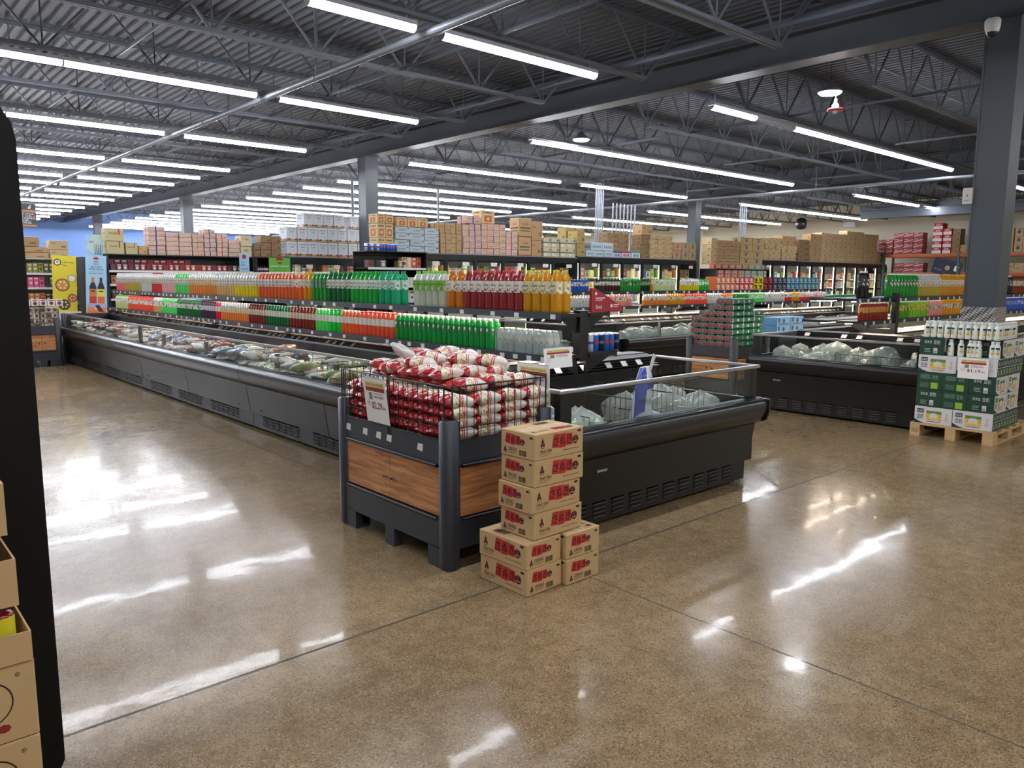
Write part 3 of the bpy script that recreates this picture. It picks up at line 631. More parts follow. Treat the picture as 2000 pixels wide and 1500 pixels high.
for d_, (bm, lm, cm, one), loc, rz, parts, lab, g in BOT[:290]:
    if parts:
        o = root('drink_bottle', lab, 'bottle', loc, rz, g); link('bottle_body', bm, o); link('bottle_label', lm, o); link('bottle_cap', cm, o)
    else: tag(link('drink_bottle', one, None, loc, rz), lab, 'bottle', g)
mass = MB()
for d_, me4, loc, rz, parts, lab, g in BOT[290:]:
    one = me4[3]; n = len(mass.v); c_, s_ = cos(rz), sin(rz)
    mass.v += [(loc[0]+v.co.x*c_-v.co.y*s_, loc[1]+v.co.x*s_+v.co.y*c_, loc[2]+v.co.z) for v in one.vertices]
    for p in one.polygons: mass.face([n+i for i in p.vertices], one.materials[p.material_index], True)
o = mass.build('distant_drink_bottles', kind='stuff'); o['label'] = 'many small bottles standing farther along the drinks shelves'; o['category'] = 'bottles'
# shrink-wrapped packs at the near end of the lower shelf
WRAP = glassmat('shrink_wrap', '#f2f6f4', 1.0, .12, .16, '#dfe6e6')
gb = MB()
def pack(x, y, z, label, k='pack', nx=2, ny=3):
    o = root('bottle_pack', label, 'drink pack', (x, y, z), 0, 'clear shrink-wrapped packs on the lower shelf')
    one = bottle_parts(k, .033, .19, 0)[3]
    for i in range(nx):
        for j in range(ny): link('bottle', one, o, (-.033*(nx-1)+i*.066, -.033*(ny-1)+j*.066, .001))
    m = MB(); X = .035*nx+.002; Y = .035*ny; m.prism([(-Y, 0), (Y, 0), (Y, .13), (Y*.93, .19), (-Y*.93, .19), (-Y, .13)], -X, X, WRAP); m.build('wrap', o)
CN['pack'] = 'clear grey'
for i in range(3): pack(4.17, 4.28+i*.215, 1.062, f'clear wrapped pack of pale drinks on the lower shelf, {["nearest the end post","second from the end post","third from the end post"][i]}')
# cans on the other side of the end post
def can_mesh(c1, c2, r=.031, h=.15):
    a = mat('can_'+c1.strip('#'), c1, .22, .4); b2 = mat('can_'+c2.strip('#'), c2, .22, .4); tp = mat('can_lid', '#c6c9cc', .25, .9)
    m = MB(); m.lathe([(r*.8, 0, tp), (r, .008, a), (r, h*.45, b2), (r, h*.6, a), (r, h-.012, tp), (r*.85, h, tp)], 12); return m.mesh('drink_can')
cm = [can_mesh('#c3ccd6', '#2a5aa8'), can_mesh('#2466b8', '#c4363c'), can_mesh('#20242c', '#3d6fb8')]
for i in range(6):
    for j in range(2):
        o = link('drink_can', cm[(i + (i == 3)) % 3 if i != 3 else 1], None, (4.60+i*.064+.0, 4.22+j*.066, 1.061)); tag(o, f'{["silver and blue","blue and red","black and blue"][(i + (i == 3)) % 3 if i != 3 else 1]} energy drink can right of the near end post', 'can', 'energy drink cans by the near end post'+str(' '+["silver","blue","black"][(i + (i == 3)) % 3 if i != 3 else 1]))
# can cases on the middle shelf
def case_mesh(c1, c2, wx, wy, h):
    m = MB(); a = mat('case_'+c1.strip('#'), c1, .4); b2 = mat('case_'+c2.strip('#'), c2, .4); m.rbox(-wx/2, wx/2, -wy/2, wy/2, 0, h, a, .004)
    F = Face(m, (-wx/2, -wy/2, 0), (1,0,0), (0,0,1)); F.disc(wx*.5, h*.55, min(wx,h)*.28, b2, 1, 12); F.rect(wx*.12, wx*.88, h*.12, h*.24, b2); F.rect(wx*.08, wx*.2, h*.4, h*.9, b2); return m.mesh('can_case')
for x0, x1, c1, c2, nm_ in [(13.37,14.05,'#d96a1e','#e8e0e0','orange'),(14.05,14.76,'#c0352a','#f0e0d8','red'),(14.76,15.14,'#d9c41a','#1c1c1a','yellow and black'),(15.14,15.56,'#2a2428','#d8364a','black and red'),(15.56,16.13,'#22252e','#8a94a8','black'),(16.13,17.65,'#1f62b8','#b7d04a','blue and green')]:
    n = max(1, round((x1-x0)/.19)); st = (x1-x0)/n; me = case_mesh(c1, c2, st-.006, .26, .135)
    for i in range(n):
        for k in range(2):
            o = link('can_case', me, None, (x0+st*(i+.5), 9.0, 1.441+k*.137)); tag(o, f'{nm_} case of soda cans, {"upper" if k else "lower"} layer on the middle island shelf', 'can case', f'{nm_} soda cases {"upper" if k else "lower"} layer')
# red wedge sign on the top shelf end
m = MB(); RS = mat('red_sign', '#9c2430', .35)
m.add([(4.56,4.17,1.386),(4.93,4.17,1.386),(4.93,4.17,1.43),(4.60,4.17,1.58),(4.56,4.17,1.58),(4.56,4.195,1.386),(4.93,4.195,1.386),(4.93,4.195,1.43),(4.60,4.195,1.58),(4.56,4.195,1.58)],
      [(0,1,2,3,4),(9,8,7,6,5),(0,5,6,1),(1,6,7,2),(2,7,8,3),(3,8,9,4),(4,9,5,0)], RS)
F = Face(m, (4.56, 4.17, 1.386), (1,0,0), (0,0,1)); F.disc(.05,.15,.012,WHITE); F.rect(.045,.16,.11,.118,WHITE); F.rect(.045,.13,.095,.101,WHITE); F.text('Soul', .05, .03, .03, WHITE); F.disc(.24,.05,.014,WHITE); F.rect(.265,.33,.055,.062,WHITE); F.rect(.265,.32,.040,.045,WHITE)
tag(m.build('wedge_sign'), 'red wedge-shaped shelf sign with white print at the near end of the top bottle shelf', 'sign')
# ================================================================= PROMOTION BINS
def wood_mat():
    m = bpy.data.materials.new('wood_laminate'); m.use_nodes = True; nt = m.node_tree; b = nt.nodes['Principled BSDF']; N = nt.nodes.new; L = nt.links.new
    tc = N('ShaderNodeTexCoord'); mp = N('ShaderNodeMapping'); mp.inputs['Scale'].default_value = (1.2, 1.2, 14); L(tc.outputs['Object'], mp.inputs[0])
    n = N('ShaderNodeTexNoise'); n.inputs['Scale'].default_value = 2.6; n.inputs['Detail'].default_value = 6; n.inputs['Distortion'].default_value = .9; L(mp.outputs[0], n.inputs['Vector'])
    r = N('ShaderNodeValToRGB'); e = r.color_ramp.elements; e[0].position = .32; e[0].color = lin('#96603a'); e[1].position = .72; e[1].color = lin('#d9a26c'); q = e.new(.5); q.color = lin('#bd8050'); L(n.outputs[0], r.inputs[0]); L(r.outputs[0], b.inputs['Base Color'])
    b.inputs['Roughness'].default_value = .38; return m
WOOD = wood_mat(); WIRE = mat('black_wire', '#0e0f11', .35); CHROME = mat('chrome', '#d8d8d8', .12, 1.0)
def promo_bin(label, loc, rz, W, D, wire=True):
    """front along local x (W), depth D along +y, two wooden doors in the front"""
    c = root('promotion_bin', label, 'display bin', loc, rz, None)
    m = MB(); m.box(.04, W-.04, .012, .03, .60, .745, DARK); m.box(.04, W-.04, D-.03, D-.012, .60, .745, DARK); m.box(.012, .03, .04, D-.04, .60, .745, DARK); m.box(W-.03, W-.012, .04, D-.04, .60, .745, DARK)
    m.box(.03, W-.03, .03, D-.03, .60, .615, DARK)
    m.box(.04, W-.04, .004, .03, .12, .295, DARK); m.box(.04, W-.04, D-.03, D-.004, .12, .295, DARK); m.box(.004, .03, .04, D-.04, .12, .295, DARK); m.box(W-.03, W-.004, .04, D-.04, .12, .295, DARK)
    m.box(.03, W-.03, .03, D-.03, .14, .16, DARK); m.build('bin_body', c)
    for x in (.045, W-.045):
        for y in (.045, D-.045):
            m = MB(); m.lathe([(.045, .0), (.052, .02), (.052, .855), (.040, .866)], 14, DARK, (x, y, 0), sq=.45); m.build('corner_post', c)
    for x, y, hx, hy in ((W/2, .035, .05, .03), (W/2, D-.035, .05, .03), (.14, .03, .06, .026), (W-.14, .03, .06, .026), (.03, .14, .026, .06), (.03, D-.14, .026, .06)):
        m = MB(); m.box(x-hx, x+hx, y-hy, y+hy, 0, .125, DARK); m.build('foot', c)
    for x0, x1, kx in ((.10, W/2-.002, W/2-.045), (W/2+.002, W-.10, W/2+.045)):
        d = MB(); d.box(x0, x1, .014, .028, .305, .590, WOOD); dd = d.build('door', c)
        k = MB(); k.cyl((kx, .014, .435), (kx, -.004, .435), .013, CHROME, 12); k.cyl((kx, -.004, .435), (kx, -.007, .435), .008, BLK, 8); k.build('lock', dd)
    for side in (0, 1):
        d = MB(); x = (.014, .028) if side == 0 else (W-.028, W-.014); d.box(x[0], x[1], .10, D-.10, .305, .590, WOOD); d.build('side_panel', c)
    d = MB(); d.box(.1, W-.1, D-.028, D-.014, .305, .59, WOOD); d.build('back_panel', c)
    for z in (.60, .288):
        m = MB(); m.cyl((.11, .006, z), (W-.11, .006, z), .011, BLK, 8); m.cyl((W-.006, .11, z), (W-.006, D-.11, z), .011, BLK, 8); m.cyl((.006, .11, z), (.006, D-.11, z), .011, BLK, 8); m.build('bumper_strip', c)
    if wire:
        def panel(p0, p1, nrm):
            m = MB(); p0 = Vector(p0); p1 = Vector(p1); L = (p1-p0).length; n = int(L/.048); d = (p1-p0)/n
            for i in range(n+1): m.cyl(p0+d*i+Vector((0,0,.748)), p0+d*i+Vector((0,0,1.055)), .0030, WIRE, 4)
            for z, r in ((.75,.004),(.82,.0028),(1.055,.005)): m.cyl(p0+Vector((0,0,z)), p1+Vector((0,0,z)), r, WIRE, 5)
            for i in (0, n): m.cyl(p0+d*i+Vector((0,0,.70)), p0+d*i+Vector((0,0,1.058)), .005, WIRE, 5)
            m.build('wire_panel', c)
        panel((.045,.012,0),(W/2-.01,.012,0),0); panel((W/2+.01,.012,0),(W-.045,.012,0),0); panel((.045,D-.012,0),(W-.045,D-.012,0),0); panel((.012,.045,0),(.012,D-.045,0),0); panel((W-.012,.045,0),(W-.012,D-.045,0),0)
    return c
bin1 = promo_bin('slate-grey bin with wood doors and wire cage, heaped with red and white bags', (2.50, 4.56, 0), -pi/2, 1.22, .81)
for i, y in enumerate((.11, .32, .48, .60, .93)):
    m = MB(); m.add([(y-.02,-.0005+.012,.66),(y+.035,.0115,.655),(y+.04,.0115,.70),(y-.01,.0115,.70)], [(0,1,2,3)], TAGW); m.build('torn_sticker', bin1, label='torn white sticker')
# noodle bags
def bag_mat():
    m = bpy.data.materials.new('noodle_bag_print'); m.use_nodes = True; nt = m.node_tree; b = nt.nodes['Principled BSDF']; N = nt.nodes.new; L = nt.links.new
    tc = N('ShaderNodeTexCoord'); sx = N('ShaderNodeSeparateXYZ'); L(tc.outputs['Object'], sx.inputs[0])
    a = N('ShaderNodeMath'); a.operation = 'MULTIPLY_ADD'; L(sx.outputs['Y'], a.inputs[0]); a.inputs[1].default_value = -.5; L(sx.outputs['X'], a.inputs[2])
    mr = N('ShaderNodeMapRange'); L(a.outputs[0], mr.inputs[0]); mr.inputs[1].default_value = -.11; mr.inputs[2].default_value = .11
    r = N('ShaderNodeValToRGB'); r.color_ramp.interpolation = 'CONSTANT'; e = r.color_ramp.elements; e[0].position = 0; e[0].color = lin('#b3202a'); e[1].position = .27; e[1].color = lin('#2a1416')
    for p, c in ((.295, lin('#d9cfc0')), (.58, lin('#b5222c')), (.61, lin('#e8e2d8')), (.635, lin('#b5222c')), (.67, lin('#dcd8ce'))): q = e.new(p); q.color = c
    L(mr.outputs[0], r.inputs[0])
    v = N('ShaderNodeTexVoronoi'); v.inputs['Scale'].default_value = 115; L(tc.outputs['Object'], v.inputs['Vector']); sc = N('ShaderNodeSeparateColor'); L(v.outputs['Color'], sc.inputs[0])
    g = N('ShaderNodeValToRGB'); g.color_ramp.interpolation = 'CONSTANT'; e = g.color_ramp.elements; e[0].color = lin('#dcd2bf'); e[1].position = .35; e[1].color = lin('#d9a05c')
    for p, c in ((.5, lin('#e8dcc4')), (.66, lin('#7c9a4a')), (.74, lin('#c8503c')), (.82, lin('#e4dccb'))): q = e.new(p); q.color = c
    L(sc.outputs[0], g.inputs[0])
    gt = N('ShaderNodeMath'); gt.operation = 'GREATER_THAN'; L(mr.outputs[0], gt.inputs[0]); gt.inputs[1].default_value = .30; lt = N('ShaderNodeMath'); lt.operation = 'LESS_THAN'; L(mr.outputs[0], lt.inputs[0]); lt.inputs[1].default_value = .57
    mu = N('ShaderNodeMath'); mu.operation = 'MULTIPLY'; L(gt.outputs[0], mu.inputs[0]); L(lt.outputs[0], mu.inputs[1])
    mx = N('ShaderNodeMix'); mx.data_type = 'RGBA'; L(mu.outputs[0], mx.inputs[0]); L(r.outputs[0], mx.inputs[6]); L(g.outputs[0], mx.inputs[7])
    # meat-like pale veins in the red end
    n = N('ShaderNodeTexNoise'); n.inputs['Scale'].default_value = 28; n.inputs['Detail'].default_value = 3; n.inputs['Distortion'].default_value = 1.5; L(tc.outputs['Object'], n.inputs['Vector'])
    n2 = N('ShaderNodeValToRGB'); n2.color_ramp.elements[0].position = .55; n2.color_ramp.elements[0].color = (0,0,0,1); n2.color_ramp.elements[1].position = .63; n2.color_ramp.elements[1].color = (.45,.45,.45,1); L(n.outputs[0], n2.inputs[0])
    l2 = N('ShaderNodeMath'); l2.operation = 'LESS_THAN'; L(mr.outputs[0], l2.inputs[0]); l2.inputs[1].default_value = .27; mm = N('ShaderNodeMath'); mm.operation = 'MULTIPLY'; L(l2.outputs[0], mm.inputs[0]); L(n2.outputs[0], mm.inputs[1])
    mx2 = N('ShaderNodeMix'); mx2.data_type = 'RGBA'; L(mm.outputs[0], mx2.inputs[0]); L(mx.outputs[2], mx2.inputs[6]); mx2.inputs[7].default_value = lin('#d87068'); L(mx2.outputs[2], b.inputs['Base Color'])
    b.inputs['Roughness'].default_value = .22; b.inputs['Coat Weight'].default_value = .5; b.inputs['Coat Roughness'].default_value = .12
    bn = N('ShaderNodeTexNoise'); bn.inputs['Scale'].default_value = 26; bn.inputs['Detail'].default_value = 4; L(tc.outputs['Object'], bn.inputs['Vector']); bp = N('ShaderNodeBump'); bp.inputs['Strength'].default_value = .55; bp.inputs['Distance'].default_value = .012; L(bn.outputs[0], bp.inputs['Height']); L(bp.outputs[0], b.inputs['Normal'])
    return m
BAGM = bag_mat()
def pillow_mesh(name, mt, a=.108, b=.066, c=.040, nu=14, nv=8, seed=0, e=.55, crimp=True):
    """a plump bag lying flat: fuller in the middle, pinched ends"""
    rr = random.Random(seed); m = MB(); ph = [rr.uniform(0, 6.28) for _ in range(4)]
    for i in range(nu+1):
        t = -1 + 2*i/nu; w_ = (1-abs(t)**4)**.42 if abs(t) < 1 else 0
        hh = max(.04, (1-abs(t)**2.6))**.6 if abs(t) < 1 else .04
        ww = .72+.28*w_ if crimp else max(.1, w_)
        for j in range(nv):
            q = 2*pi*j/nv; cy_, sy_ = cos(q), sin(q)
            wob = 1+.05*sin(3*t+ph[0]+q)+.04*sin(7*t+ph[1]-2*q)
            m.v.append((a*t*(1+.02*sin(q*2+ph[2])), b*ww*abs(cy_)**e*(1 if cy_ >= 0 else -1)*wob, c*hh*abs(sy_)**.8*(1 if sy_ >= 0 else -1)*wob))
    for i in range(nu):
        for j in range(nv): m.face([i*nv+j, (i+1)*nv+j, (i+1)*nv+(j+1) % nv, i*nv+(j+1) % nv], mt, True)
    m.face([j for j in range(nv)], mt); m.face([nu*nv+j for j in reversed(range(nv))], mt)
    return m.mesh(name)
bagm = [pillow_mesh('noodle_bag', BAGM, seed=s) for s in range(4)]
def nbag(x, y, z, rx, ry, rz, lab, grp):
    o = link('noodle_bag', random.choice(bagm), None, (x, y, z)); o.rotation_euler = (rx, ry, rz); tag(o, lab, 'noodle bag', grp)
R_u = random.uniform
for k in range(6):
    z = .650 + k*.0615
    for i in range(10):     # ends showing red on the aisle side
        nbag(2.645+R_u(-.006,.006), 3.44+i*.112+R_u(-.004,.004), z+R_u(-.004,.004), R_u(-.08,.08), R_u(-.05,.05), R_u(-.06,.06), 'red-ended noodle bag in the stack against the wire on the door side', 'noodle bags against the wire on the door side')
    for i in range(1, 4):
        if 2.645+i*.195 > 3.24: continue
        nbag(2.645+i*.197, 3.44+R_u(-.003,.003), z, R_u(-.1,.1), R_u(-.05,.05), R_u(-.08,.08), 'noodle bag lengthwise against the wire on the side facing the carton tower', 'noodle bags against the wire by the cartons')
for i in range(9):
    for j in range(1, 4):
        if j == 1 and i == 0: pass
        nbag(2.64+j*.197-(.0), 3.56+i*.112, 1.02+R_u(-.005,.01), R_u(-.15,.15), R_u(-.1,.1), R_u(-.2,.2), 'noodle bag in the top layer of the heap inside the bin', 'noodle bags in the top layer')
for i in range(7):
    for j in range(3):
        nbag(2.78+j*.19, 3.72+i*.115, 1.075+R_u(-.004,.006), R_u(-.2,.2), R_u(-.15,.15), R_u(-.4,.4)+(pi if random.random() < .3 else 0), 'loosely laid noodle bag on the heap above the wire rim', 'noodle bags loosely heaped above the rim')
for (x, y, z, a_, b_, g_) in [(3.16,3.75,1.13,.1,.1,-.5),(3.02,3.86,1.135,-.1,.1,-.2),(3.12,4.0,1.14,.2,-.1,-.6),(2.92,4.05,1.14,0,.2,-.3),(2.98,4.22,1.145,.2,.1,.3),(2.80,4.02,1.12,.1,.1,-.5),(3.12,4.2,1.15,0,-.2,.1)]:
    nbag(x, y, z, a_, b_, g_, 'noodle bag on the very top of the heap in the bin', 'noodle bags on the very top')
BAGC = mat('clear_bag_end', '#c9c6c0', .2, coat=.5, bump=.5, bscale=30)
o = link('noodle_bag', pillow_mesh('bag', BAGC, .1, .06, .04, seed=9), None, (2.84, 4.26, 1.165)); o.rotation_euler = (.3, -.5, 2.2); tag(o, 'pale noodle bag turned belly up on top of the heap', 'noodle bag')

# ---------------------------------------------------------------- price signs
YEL = mat('sign_yellow', '#e6d48a', .5); SRED = mat('sign_red', '#9c2630', .5)
def price_sign(name, label, o, ux, uy, wd, ht, price, cn, curl=0.0, bars=True):
    m = MB(); F = Face(m, o, ux, uy, .0006)
    n = F.n; th = .0008
    v0 = [F.P(x, y, l) for l in (-1.3, 0) for x, y in ((0,0),(wd,0),(wd,ht),(0,ht))]
    m.add(v0, [(3,2,1,0),(4,5,6,7),(0,1,5,4),(1,2,6,5),(2,3,7,6),(3,0,4,7)], PAPER)
    F.rect(wd*.10, wd*.92, ht*.78, ht*.90, YEL); F.rect(wd*.10, wd*.92, ht*.69, ht*.78, SRED)
    F.text('PARK TO SHOP', wd*.14, ht*.805, ht*.06, mat('sign_olive', '#7a6a2a', .6), width=wd*.44); F.text('百佳超市', wd*.60, ht*.80, ht*.07, mat('sign_olive', '#7a6a2a', .6), width=wd*.28)
    F.rect(wd*.22, wd*.36, ht*.50, ht*.66, mat('sign_photo', '#8a8a72', .6)); F.text(cn, wd*.42, ht*.545, ht*.06, DRED, width=wd*.42); F.rect(wd*.45, wd*.82, ht*.64, ht*.652, INK)
    F.disc(wd*.17, ht*.42, wd*.07, mat('stamp_pink', '#d89a98', .6)); F.disc(wd*.17, ht*.42, wd*.058, PAPER, 2)
    F.text('100%', wd*.12, ht*.41, ht*.03, DRED, 3, width=wd*.1)
    if price: F.text(price, wd*.30, ht*.29, ht*.17, DRED, 2, width=wd*.45); F.text('/EA', wd*.76, ht*.32, ht*.06, DRED, 2, width=wd*.14)
    F.rect(wd*.02, wd*.98, ht*.975, ht*.985, mat('sign_clip', '#9a9c9e', .3))
    tag(m.build('price_sign'), label, 'price sign'); return m
price_sign('s', 'white $2.29 price sign hung on the wire of the noodle bag bin', (2.500, 4.175, .76), (0,-1,0), (-.12,0,1), .26, .29, '$2.29', '乐富日式面车')
price_sign('s', 'white $2.39 price sign leaning behind the noodle bag bin', (3.3145, 3.67, .885), (0,-1,0), (0,0,1), .30, .235, '$2.39', '乌冬面')
price_sign('s', 'white sign with yellow and red bars standing on the nearest end freezer rail', (3.98, 4.10, .98), (1,0,0), (0,.1,1), .30, .155, '', '北极豆腐')
# ================================================================= UDON CARTONS
KRAFT = mat('kraft_carton', '#c4a578', .75, noise=.06, nscale=9); KRL = mat('kraft_tape', '#cfb58c', .45); INKB = mat('carton_ink', '#2a1712', .7); INKR = mat('carton_red', '#b8292a', .65); PINKW = mat('carton_pale', '#d9c3a4', .7)
def banner(F, x, y, w_, h):
    ws = w_*.78/3
    for i, ch in enumerate('さぬき'):
        x0 = x + i*ws; d = .10*h*(1 if i != 1 else -.6)
        F.poly([(x0+h*.16-(i*h*.06), y+h*(1-.05*i)), (x0+ws-.0015+h*.10-(i*h*.06), y+h*(.97-.05*i)), (x0+ws-.0015, y-h*.02+(h*.04 if i == 2 else -h*.04*(i == 1))), (x0, y+(-h*.06 if i == 1 else h*.04))], INKR, 1)
        F.text(ch, x0+ws*.52, y+h*.14, h*.66, INKB, 2, width=ws*.76, align='c')
    F.disc(x+w_*.88, y+h*.36, h*.31, INKB, 3, 18); F.disc(x+w_*.88, y+h*.47, h*.15, DRED, 4, 12); F.text('UDON', x+w_*.88, y+h*.17, h*.13, PINKW, 4, width=h*.42, align='c')
def gourd(F, x, y, h):
    F.disc(x, y+h*.28, h*.28, INKB, 1, 14); F.disc(x, y+h*.64, h*.17, INKB, 1, 12); F.poly([(x-h*.05, y+h*.75), (x+h*.05, y+h*.75), (x+h*.02, y+h), (x-h*.04, y+h*.98)], INKB, 1)
    F.disc(x, y+h*.62, h*.11, DRED, 2, 10); F.disc(x, y+h*.38, h*.15, DRED, 2, 10); F.rect(x-h*.14, x+h*.14, y+h*.1, y+h*.2, PINKW, 2)
def udon_mesh():
    Lx, Ly, H = .372, .262, .141; m = MB(); m.rbox(0, Lx, 0, Ly, 0, H, KRAFT, .004)
    m.box(.006, Lx-.006, Ly/2-.028, Ly/2+.028, H, H+.0004, KRL); m.box(.004, Lx-.004, Ly/2-.0008, Ly/2+.0008, H+.0004, H+.0008, INKB)
    for (o, ux) in (((0,0,0),(1,0,0)), ((Lx,Ly,0),(-1,0,0))):
        F = Face(m, o, ux, (0,0,1)); gourd(F, .055, .062, .055); banner(F, .125, .052, .205, .075)
        F.text('Fresh Udon', .035, .036, .020, INKB, 1, width=.085, shear=.35); F.rect(.035, .12, .029, .0305, INKB); F.rect(.035, .09, .020, .0215, INKB)
        F.text('400g×15pack | 1.29kg×5pack', .21, .026, .009, INKB, 1, width=.125); F.disc(Lx-.035, H-.018, .007, INKB, 1, 8, 2.2)
        F.text('2024.09.30', .19, H-.022, .008, mat('carton_faint','#9c8260',.7), 1, width=.06)
    for (o, ux) in (((0,Ly,0),(0,-1,0)), ((Lx,0,0),(0,1,0))):
        F = Face(m, o, ux, (0,0,1)); banner(F, .035, .068, .150, .056); gourd(F, .035, .014, .042)
        F.text('120562', .058, .032, .019, INKB, 1, width=.068); F.rect(.058, .12, .024, .026, INKB); F.rect(.058, .11, .018, .0195, INKB); F.bars(.142, .198, .014, .044, INKB, 16); F.disc(Ly-.03, H-.022, .006, INKB, 1, 8, 2.2)
    F = Face(m, (0,0,H), (1,0,0), (0,1,0)); F.bars(.20, .30, Ly-.075, Ly-.03, INKB, 18); banner(F, .18, .03, .15, .055); gourd(F, .04, .03, .05); F.text('120562', .07, .04, .022, INKB, 1, width=.08)
    return m.mesh('noodle_carton')
ud = udon_mesh()
def ubox(x, y, z, rz, lab):
    o = link('noodle_carton', ud, None, (x, y, z), rz); tag(o, lab, 'carton', 'noodle cartons stacked by the bin')
# lower pair, short end towards the camera side; long side facing the left
T = 'kraft noodle carton with red kana banner, '
ubox(2.868, 2.806, 0, RD(91.5), T+'bottom of the left stack on the floor')
ubox(2.865, 2.810, .1425, RD(92), T+'second from the floor in the left stack')
ubox(3.135, 2.775, 0, RD(91), T+'bottom of the right stack, beside the freezer')
ubox(3.139, 2.778, .1425, RD(90), T+'second from the floor in the right stack')
ubox(2.672, 2.818, .286, RD(1.5), T+'lowest of the four-carton tower')
ubox(2.655, 2.822, .4285, RD(1.0), T+'second of the four-carton tower')
ubox(2.668, 2.816, .571, RD(0.3), T+'third of the four-carton tower')
ubox(2.668, 2.812, .7135, RD(1.6), T+'topmost of the tower, its taped lid in view')
# ================================================================= MILK PALLET
PINE = mat('pallet_pine', '#c9a878', .7, noise=.12, nscale=14); DG = mat('carton_green', '#123f2a', .5); LG = mat('carton_lime', '#8fb53c', .5); BOXW = mat('carton_white', '#d8d4d8', .45); BEAN = mat('bean_yellow', '#d9b23c', .5); BEANG = mat('bean_leaf', '#5c8a3c', .5)
pal = root('wooden_pallet', 'pale wooden pallet under the stacked soy milk cartons', 'pallet', (8.66, 2.44, 0))
for i in range(5):
    m = MB(); m.box(i*.243, i*.243+.10, 0, .80, .122, .143, PINE); m.build('deck_board', pal)
for y in (0, .35, .70):
    m = MB(); m.box(0, 1.072, y, y+.10, .10, .121, PINE); m.box(0, 1.072, y, y+.10, 0, .02, PINE); m.build('runner_board', pal)
    for x in (0, .466, .932):
        m = MB(); m.box(x, x+.14, y, y+.10, .021, .099, PINE)
        if x == 0 and y == .70:
            F = Face(m, (0, .8, .021), (0,-1,0), (0,0,1)); F.rect(.02,.085,.02,.06, mat('brand_brown','#7c4a30',.7)); F.rect(.024,.081,.024,.056, PINE, 2); F.text('EPAL', .028, .03, .018, mat('brand_brown','#7c4a30',.7), 3, width=.048)
        m.build('block', pal)
def milk_carton(wx, wy, h, kind):
    """white printed front on -x side, green sides"""
    m = MB(); m.rbox(0, wx, 0, wy, 0, h, BOXW if kind == 'front' else DG, .004)
    def front(F, w_):
        F.rect(w_*.07, w_*.25, h*.62, h*.86, DG); F.text('豆本豆', w_*.085, h*.67, h*.13, BOXW, 2, width=w_*.15); F.text('豆奶', w_*.07, h*.26, h*.28, INK, 1, width=w_*.18)
        F.rect(w_*.32, w_*.72, h*.22, h*.78, BEAN); F.rect(w_*.32, w_*.72, h*.62, h*.78, BEANG, 2); F.disc(w_*.52, h*.48, h*.18, BOXW, 3, 10, 1.4)
        for q in range(6): F.disc(w_*(.35+.065*q), h*(.3+.05*(q % 2)), h*.06, mat('bean_pale','#e8cf6a',.5), 4, 7, 1.5)
        F.rect(w_*.34, w_*.7, h*.13, h*.16, INK); F.disc(w_*.86, h*.36, h*.13, mat('print_bottle','#c2c0b8',.5), 1, 8, .8); F.rect(w_*.83, w_*.89, h*.5, h*.72, mat('print_bottle','#c2c0b8',.5))
        F.poly([(0,0),(w_*.3,0),(w_*.12,h*.12),(0,h*.26)], DG, 2)
    def side(F, w_, v):
        F.rect(0, w_, 0, h, DG, 1); F.rect(w_*.01, w_*.99, h*.485, h*.50, mat('green_fold', '#1f5a40', .5), 2)
        if v: F.text('豆本豆', w_*.18, h*.66, h*.17, BOXW, 2, width=w_*.3); F.text('豆奶', w_*.55, h*.62, h*.24, BOXW, 2, width=w_*.26); F.rect(w_*.2,w_*.45,h*.34,h*.36,BOXW,2); F.rect(w_*.2,w_*.42,h*.26,h*.28,BOXW,2); F.rect(w_*.2,w_*.44,h*.16,h*.18,BOXW,2); F.rect(w_*.56,w_*.72,h*.1,h*.4,BOXW,2); F.bars(w_*.58,w_*.70,h*.14,h*.25,INK,6,3)
        else:
            for q in range(6): F.rect(w_*.12, w_*(.5+.03*(q % 3)), h*(.62+.045*q), h*(.635+.045*q), mat('print_pale','#7fa08c',.5), 2)
            for q in range(5): F.rect(w_*.12, w_*.48, h*(.12+.06*q), h*(.135+.06*q), mat('print_pale','#7fa08c',.5), 2)
            F.rect(w_*.56, w_*.84, h*.06, h*.42, LG, 2); F.text('豆奶', w_*.6, h*.6, h*.26, mat('print_pale','#7fa08c',.5), 2, width=w_*.25)
    if kind == 'front':
        front(Face(m, (0,wy,0),(0,-1,0),(0,0,1)), wy); n = 3
        for q in range(n):
            F = Face(m, (wx*q/n+.003,0,0),(1,0,0),(0,0,1)); F.rect(0, wx/n-.006, h*.02, h*.49, DG); F.rect(0, wx/n-.006, h*.52, h*.98, DG); F.rect(wx*.05, wx*.2, h*.1, h*.4, LG if q % 2 else mat('print_pale','#7fa08c',.5), 2); F.text('豆奶', wx*.06, h*.62, h*.22, BOXW, 2, width=wx*.16)
    else:
        n = 1; F = Face(m, (0,wy,0),(0,-1,0),(0,0,1)); side(F, wy, kind == 'g1'); front(Face(m, (0,0,0),(1,0,0),(0,0,1)), wx); 
        F = Face(m, (0,0,0),(1,0,0),(0,0,1)); F.rect(0, wx, 0, h, BOXW, .5)
    return m.mesh('milk_carton')
h_ = .181
fr = milk_carton(.265, .372, h_, 'front'); g1 = milk_carton(.372, .245, h_, 'g1'); g2 = milk_carton(.372, .245, h_, 'g2')
z = .1435
def mc(me, x, y, z, lab): tag(link('milk_carton', me, None, (8.67+x, 2.46+y, z)), lab, 'carton', 'soy milk cartons on the pallet')
